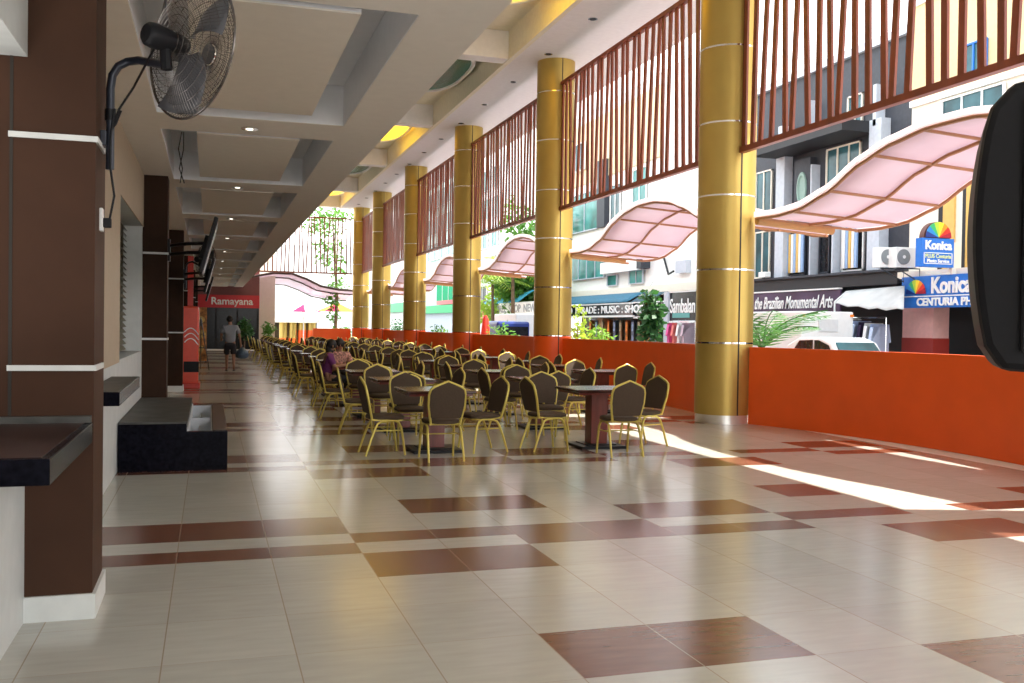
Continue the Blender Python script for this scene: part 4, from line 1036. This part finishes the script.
# white building with awnings (between second and nearest columns)
C1 = thing('white_building', 'white building with teal windows over the lettered shop boards', 'building', (22, 45, -.3))
yA, yB = F(700, 300)[0]+.1, F(560, 300)[0]
MB().box(20.2, 27, yA, yB, 3.4, 13.6).build('wall', WHITE, parent=C1)
MB().box(20.1, 27, F(655, 300)[0], yB, 9.6, 13.0).build('cream_upper_wall', mat('warm_yellow_wall', (.66, .52, .32), .6), parent=C1)
MB().box(19.9, 20.3, yA, yB, 3.2, 3.55).build('ledge', CREAM, parent=C1)
MB().box(21.4, 21.5, yA, yB, -.3, 3.2).build('shop_back_wall', mat('dim_shop_interior', (.09, .045, .02), .7, noise=.9, scale=2.5), parent=C1)
winA(604, 571, 4.2, 6.3, GLASSG, GREYP, 3, C1, 20.1); winA(597, 560, 6.9, 9.1, GLASSG, GREYP, 2, C1, 20.1)
slab(604.5, 597, 6.9, 10.5, 19.9, 20.2).build('dark_pier', GRAYW, parent=C1)
winA(619, 610, 7.1, 9.0, GLASS, WHITE, 1, C1, 20.15); winA(645, 632, 7.6, 9.4, GLASSG, WHITE, 1, C1, 20.15)
winA(617, 608, 3.7, 4.3, GLASSG, GREYP, 0, C1, 20.15); winA(643, 630, 3.7, 4.4, GLASSG, GREYP, 1, C1, 20.15)
winA(583, 574, 10.4, 12, GLASS, WHITE, 1, C1, 20.05)
MB().tube([(20.1, F(660, 300)[0], 6.5), (20.05, F(661, 300)[0], 5.0), (20.0, F(668, 300)[0], 4.0), (19.9, F(675, 300)[0], 4.1)], .05, 6).build('drain_pipe', BLACKM, parent=C1)
y = F(681, 300)[0]; MB().box(19.95, 20.2, y-.5, y+.5, 4.0, 4.55).build('vent', GREYP, parent=C1)
bb = thing('sign_board', 'large white billboard with faint marks under the wavy canopy', 'sign', (19.8, F(624, 270)[0], 4.3))
y0, y1 = F(642, 270)[0], F(604.5, 270)[0]
MB().box(19.8, 19.95, y0, y1, 5.0, 6.3).box(19.75, 19.95, y0, y1, 4.35, 4.92).build('panel', WHITEG, parent=bb)
MB().box(19.7, 20.2, y0-.5, y0, 4.4, 6.4).build('end_box', GRAYW, parent=bb)
text('LAPAN', 'lettering', mat('pale_violet_ink', (.5, .5, .7), .5), bb, .8, faceX(19.79, (y0+y1)/2+1, 5.6), .006, 0, 1.2)
# awnings and lettered boards
def awning(a, b, X0, zt, zb, out, m, label):
    y0, y1 = F(a, 300, X0)[0], F(b, 300, X0)[0]; P = []
    for i in range(13):
        u = i/12; y = y0+(y1-y0)*u
        P.append([(X0-out*v, y, zt-(zt-zb)*v**1.3) for v in [j/4 for j in range(5)]])
    o = MB().grid(P).build('awning', m, smooth=True, solid=.03); tag(o, label, 'awning', 'blue awnings across the street'); return o
awning(648, 566, 19.9, 3.25, 2.75, 1.1, BLUEA, 'blue canvas awning above the lettered board beside the slim tree')
awning(668, 649, 19.9, 3.2, 2.7, 1.0, mat('navy_green_canvas', (.02, .07, .10), .7), 'dark navy awning behind the slim tree')
def board(a, b, X, z0, z1, words, label, size, sx, bg=GLASSK, ink=WHITEG, shear=0):
    y0, y1 = F(a, 300, X)[0], F(b, 300, X)[0]
    t = thing('shop_board', label, 'sign', (X, (y0+y1)/2, z0), None)
    MB().box(X, X+.1, y0, y1, z0, z1).build('panel', bg, parent=t)
    MB().box(X-.04, X+.1, y0, y1, z0-.09, z0).box(X-.04, X+.1, y0, y1, z1, z1+.05).build('trim', WHITE, parent=t)
    text(words, 'lettering', ink, t, size, faceX(X-.01, (y0+y1)/2, (z0+z1)/2), .01, .01, sx, shear)
    return t
board(633, 566, 18.8, 2.12, 2.66, 'FOTO  PARADE : MUSIC : SHOP', 'black shop board with white block capitals under the blue awning', .5, 1.6)
board(668, 634, 18.9, 2.05, 2.68, 'All Sports Gear', 'black shop board partly behind the slim tree', .5, 1.15, ink=mat('dull_white_ink', (.5, .55, .5), .6), shear=.3)
bs = board(696, 670, 18.9, 1.85, 3.05, 'Sambalan', 'black shop board with bulky white lettering left of the nearest column', .85, .72)
MB().box(18.88, 18.9, F(690, 300, 18.9)[0], F(673, 300, 18.9)[0], 1.98, 2.18).build('teal_line', mat('teal_ink', (.1, .35, .33), .5), parent=bs)
MB().box(18.8, 19.2, F(670, 300, 18.9)[0], F(667, 300, 18.9)[0]+.1, -.3, 3.1).build('post', GREYP, parent=bs)
GC = [(676, mat('magenta_cloth', (.75, .12, .35), .8), 'magenta'), (681, mat('coral_cloth', (.75, .2, .18), .8), 'coral'), (686, WHITE, 'white'), (691, mat('mauve_cloth', (.55, .42, .48), .8), 'mauve')]
for px, c, n in GC:
    y, z = F(px, 330, 18.6); garment(18.6, y, 1.72, c, '%s dress hanging in the stall left of the nearest column' % n, 'dresses in the stall', 1.35, 1.7, math.radians(30), 'hanging_dress', 'dress')
y0, y1 = F(673, 330, 18.6)[0], F(695, 330, 18.6)[0]
tag(MB().tube([(18.6, y0, 1.82), (18.6, y1, 1.82)], .02, 6).tube([(18.6, y0, 1.82), (18.6, y0, -.3)], .02, 6).tube([(18.6, y1, 1.82), (18.6, y1, -.3)], .02, 6).build('clothes_rail', CHROME), 'clothes rail with the dresses left of the nearest column', 'clothes rail')
gc = [mat('rust_print', (.6, .17, .03), .8, noise=.7, scale=6), mat('slate_print', (.2, .24, .33), .8, noise=.7, scale=6), mat('khaki_print', (.3, .24, .14), .8, noise=.6, scale=6)]
gn = ['rust', 'slate', 'khaki']
q = 0
for px in range(592, 654, 6):
    y, z = F(px, 330, 19.2); garment(19.2, y, 1.85, gc[q % 3], '%s printed garment on the stall rail, %s from the second gold column' % (gn[q % 3], DORD[q]), 'printed garments on the stall rail', 1.5, 1.7, math.radians(60), 'hanging_garment', 'garment'); q += 1
y0, y1 = F(590, 330, 19.2)[0], F(656, 330, 19.2)[0]
tag(MB().tube([(19.2, y0, 1.96), (19.2, y1, 1.96)], .02, 6).tube([(19.2, y0, 1.96), (19.2, y0, -.3)], .02, 6).tube([(19.2, y1, 1.96), (19.2, y1, -.3)], .02, 6).build('clothes_rail', CHROME), 'long clothes rail under the lettered boards across the street', 'clothes rail')
for px in (600, 646):
    y = F(px, 330, 19.0)[0]; tag(MB().box(19.0, 19.5, y-.35, y+.35, -.3, 2.0).build('stall_post', mat('tan_post_%d' % px, (.45, .25, .12), .7)), 'tan stall post %s the lettered board' % ('under the left part of' if px == 600 else 'at the right end of'), 'post')

C5 = thing('glass_building', 'mint glass building set back above the street trees', 'building', (28, 60, -.3))
ya_, yb_ = F(558, 300, 27)[0], F(512, 300, 27)[0]
MB().box(27, 33, ya_, yb_, -.3, 12.5).build('wall', WHITE, parent=C5)
for q in range(3):
    for w_ in range(4):
        y_ = ya_+2+(yb_-ya_-4)*w_/4
        f_ = MB().box(26.9, 27, y_, y_+(yb_-ya_)/4-2.5, 4.2+q*2.7, 4.3+q*2.7).box(26.9, 27, y_, y_+(yb_-ya_)/4-2.5, 6.1+q*2.7, 6.2+q*2.7).build('window', GREYP, parent=C5)
        MB().box(26.93, 26.98, y_, y_+(yb_-ya_)/4-2.5, 4.3+q*2.7, 6.1+q*2.7).build('pane', GLASSG, parent=f_)
# beyond: white and green buildings, awning, trucks
C2 = thing('white_building', 'white building with dark windows left of the palms', 'building', (21, 74, -.3))
yA, yB = F(499, 300)[0], F(468, 300)[0]
MB().box(20.2, 27, yA, yB, -.3, 17).build('wall', WHITE, parent=C2)
for r in range(5): winA(487, 478.5, 3.0+r*2.2, 4.6+r*2.2, GLASSK if r < 2 else GLASSG, WHITE, 1, C2, 20.15)
for r in range(5): winA(497, 491.5, 3.0+r*2.2, 4.6+r*2.2, GLASSK if r < 2 else GLASSG, WHITE, 1, C2, 20.15)
slab(500, 478, 2.0, 2.8, 19.7, 20.2).build('red_fascia', SIGNRED, parent=C2)
C3 = thing('green_building', 'pale green building with green glass behind the third gold column', 'building', (21, 90, -.3))
yA, yB = F(467, 300)[0], F(418, 300)[0]
MB().box(20.2, 28, yA, yB, -.3, 15).build('wall', mat('pale_mint_wall', (.55, .75, .68), .6), parent=C3)
winA(455, 437, 3.6, 6.2, mat('emerald_glass', (.01, .32, .14), .6, spec=.1), WHITE, 2, C3, 20.1)
for r in range(3): winA(455, 428, 7.6+r*2.4, 9.2+r*2.4, GLASSG, WHITE, 3, C3, 20.1)
slab(467, 418, 2.6, 3.3, 19.6, 20.2).build('green_fascia', GREENP, parent=C3); slab(467, 440, 3.35, 3.7, 19.65, 20.2).build('red_fascia', SIGNRED, parent=C3)
slab(467, 418, -.3, 2.6, 20.0, 20.22).build('shop_front', GREYP, parent=C3)
C4 = thing('white_building', 'white building with red and green fascias far down the street', 'building', (21, 140, -.3))
yA, yB = F(416, 300)[0], F(360, 300)[0]
MB().box(20.3, 28, yA, yB, -.3, 18).build('wall', WHITE, parent=C4)
slab(410, 375, 5.0, 6.4, 19.8, 20.3).build('red_fascia', SIGNRED, parent=C4); slab(410, 375, 2.9, 3.9, 19.7, 20.3).build('green_fascia', GREENP, parent=C4)
slab(410, 375, 9.8, 11.2, 20.1, 20.3).build('red_band', REDB, parent=C4)
awning(536, 499, 17.6, 3.6, 2.85, 1.1, mat('bright_blue_canvas', (.04, .33, .52), .7), 'bright blue awning among trees between the second and third columns')
board(536, 499, 16.5, 2.2, 2.82, 'FREE  SHOP  NEWS', 'white lettered board under the bright blue awning', .6, 1.5, WHITEG, mat('grey_ink', (.35, .35, .38), .5))
y = F(508, 335, 13.5)[0]
t = thing('blue_truck', 'blue truck cab parked between the second and third columns', 'truck', (13.5, y, -.3))
MB().box(12.7, 14.3, y-.9, y+.9, .1, 1.75).build('cab', mat('navy_blue_paint', (.01, .03, .2), .3), parent=t, bevel=.12)
MB().box(12.8, 14.2, y-.93, y-.9, .95, 1.5).build('windscreen', GLASSK, parent=t)
MB().box(12.75, 14.25, y-.95, y-.9, .3, .5).build('bumper', GREYP, parent=t)
for x in (12.85, 14.15): MB().lathe([(.32, -.1), (.34, 0), (.32, .1)], M=basis((x, y+.2, .04), (0,1,0), (0,0,1)), n=20).build('wheel', BLACKP, parent=t, smooth=True)
y = F(524, 335, 14.9)[0]
t = thing('white_van', 'tall white van box beside the blue truck cab', 'van', (15, y, -.3))
MB().box(14.4, 16.2, y-.2, y+3.6, .25, 2.15).build('cargo_box', WHITE, parent=t, bevel=.05)
MB().box(14.5, 16.1, y+3.6, y+4.8, .1, 1.7).build('cab', WHITE, parent=t, bevel=.1)
for x in (14.55, 16.05):
    for yy in (y+.8, y+4.0): MB().lathe([(.32, -.1), (.34, 0), (.32, .1)], M=basis((x, yy, .04), (0,1,0), (0,0,1)), n=20).build('wheel', BLACKP, parent=t, smooth=True)
v = onX(485.5, 325, 12)
tag(MB().lathe([(.16, -.3), (.18, .4), (.22, 1.1), (.14, 1.8), (.05, 2.0)], (12, v.y, 0), 16).build('red_banner_post', RED, smooth=True), 'red furled parasol just right of the third gold column', 'parasol')
# trees behind buildings

# ------------------------------------------------------------------ light, world, camera
W_ = bpy.data.worlds.new('world'); bpy.context.scene.world = W_; W_.use_nodes = True
nt = W_.node_tree; bg = nt.nodes['Background']
tc = nt.nodes.new('ShaderNodeTexCoord'); sp = nt.nodes.new('ShaderNodeSeparateXYZ'); cr = nt.nodes.new('ShaderNodeValToRGB')
cr.color_ramp.elements[0].position = .0; cr.color_ramp.elements[0].color = (1, .98, .95, 1)
cr.color_ramp.elements[1].position = .7; cr.color_ramp.elements[1].color = (.80, .9, 1, 1)
nt.links.new(tc.outputs['Generated'], sp.inputs[0]); nt.links.new(sp.outputs['Z'], cr.inputs['Fac']); nt.links.new(cr.outputs['Color'], bg.inputs['Color'])
bg.inputs['Strength'].default_value = 2.5
sun = bpy.data.lights.new('sun', 'SUN'); sun.energy = 10; sun.angle = math.radians(.7); sun.color = (1, .95, .86)
so = bpy.data.objects.new('sun', sun); COL.objects.link(so)
so.rotation_euler = Vector((-1, .30, -1.79)).to_track_quat('-Z', 'Y').to_euler()
cam = bpy.data.cameras.new('camera'); co = bpy.data.objects.new('camera', cam); COL.objects.link(co)
cam.sensor_width = 36; cam.lens = CAM_F/1024*36; cam.clip_end = 500; cam.clip_start = .05
Mx = Matrix((RX, RU, -RF)).transposed().to_4x4(); Mx.translation = (0, 0, CAM_H); co.matrix_world = Mx
sc = bpy.context.scene; sc.camera = co
sc.view_settings.view_transform = 'Standard'; sc.view_settings.look = 'None'; sc.view_settings.gamma = 1
sc.view_settings.exposure = .52; sc.view_settings.use_curve_mapping = False
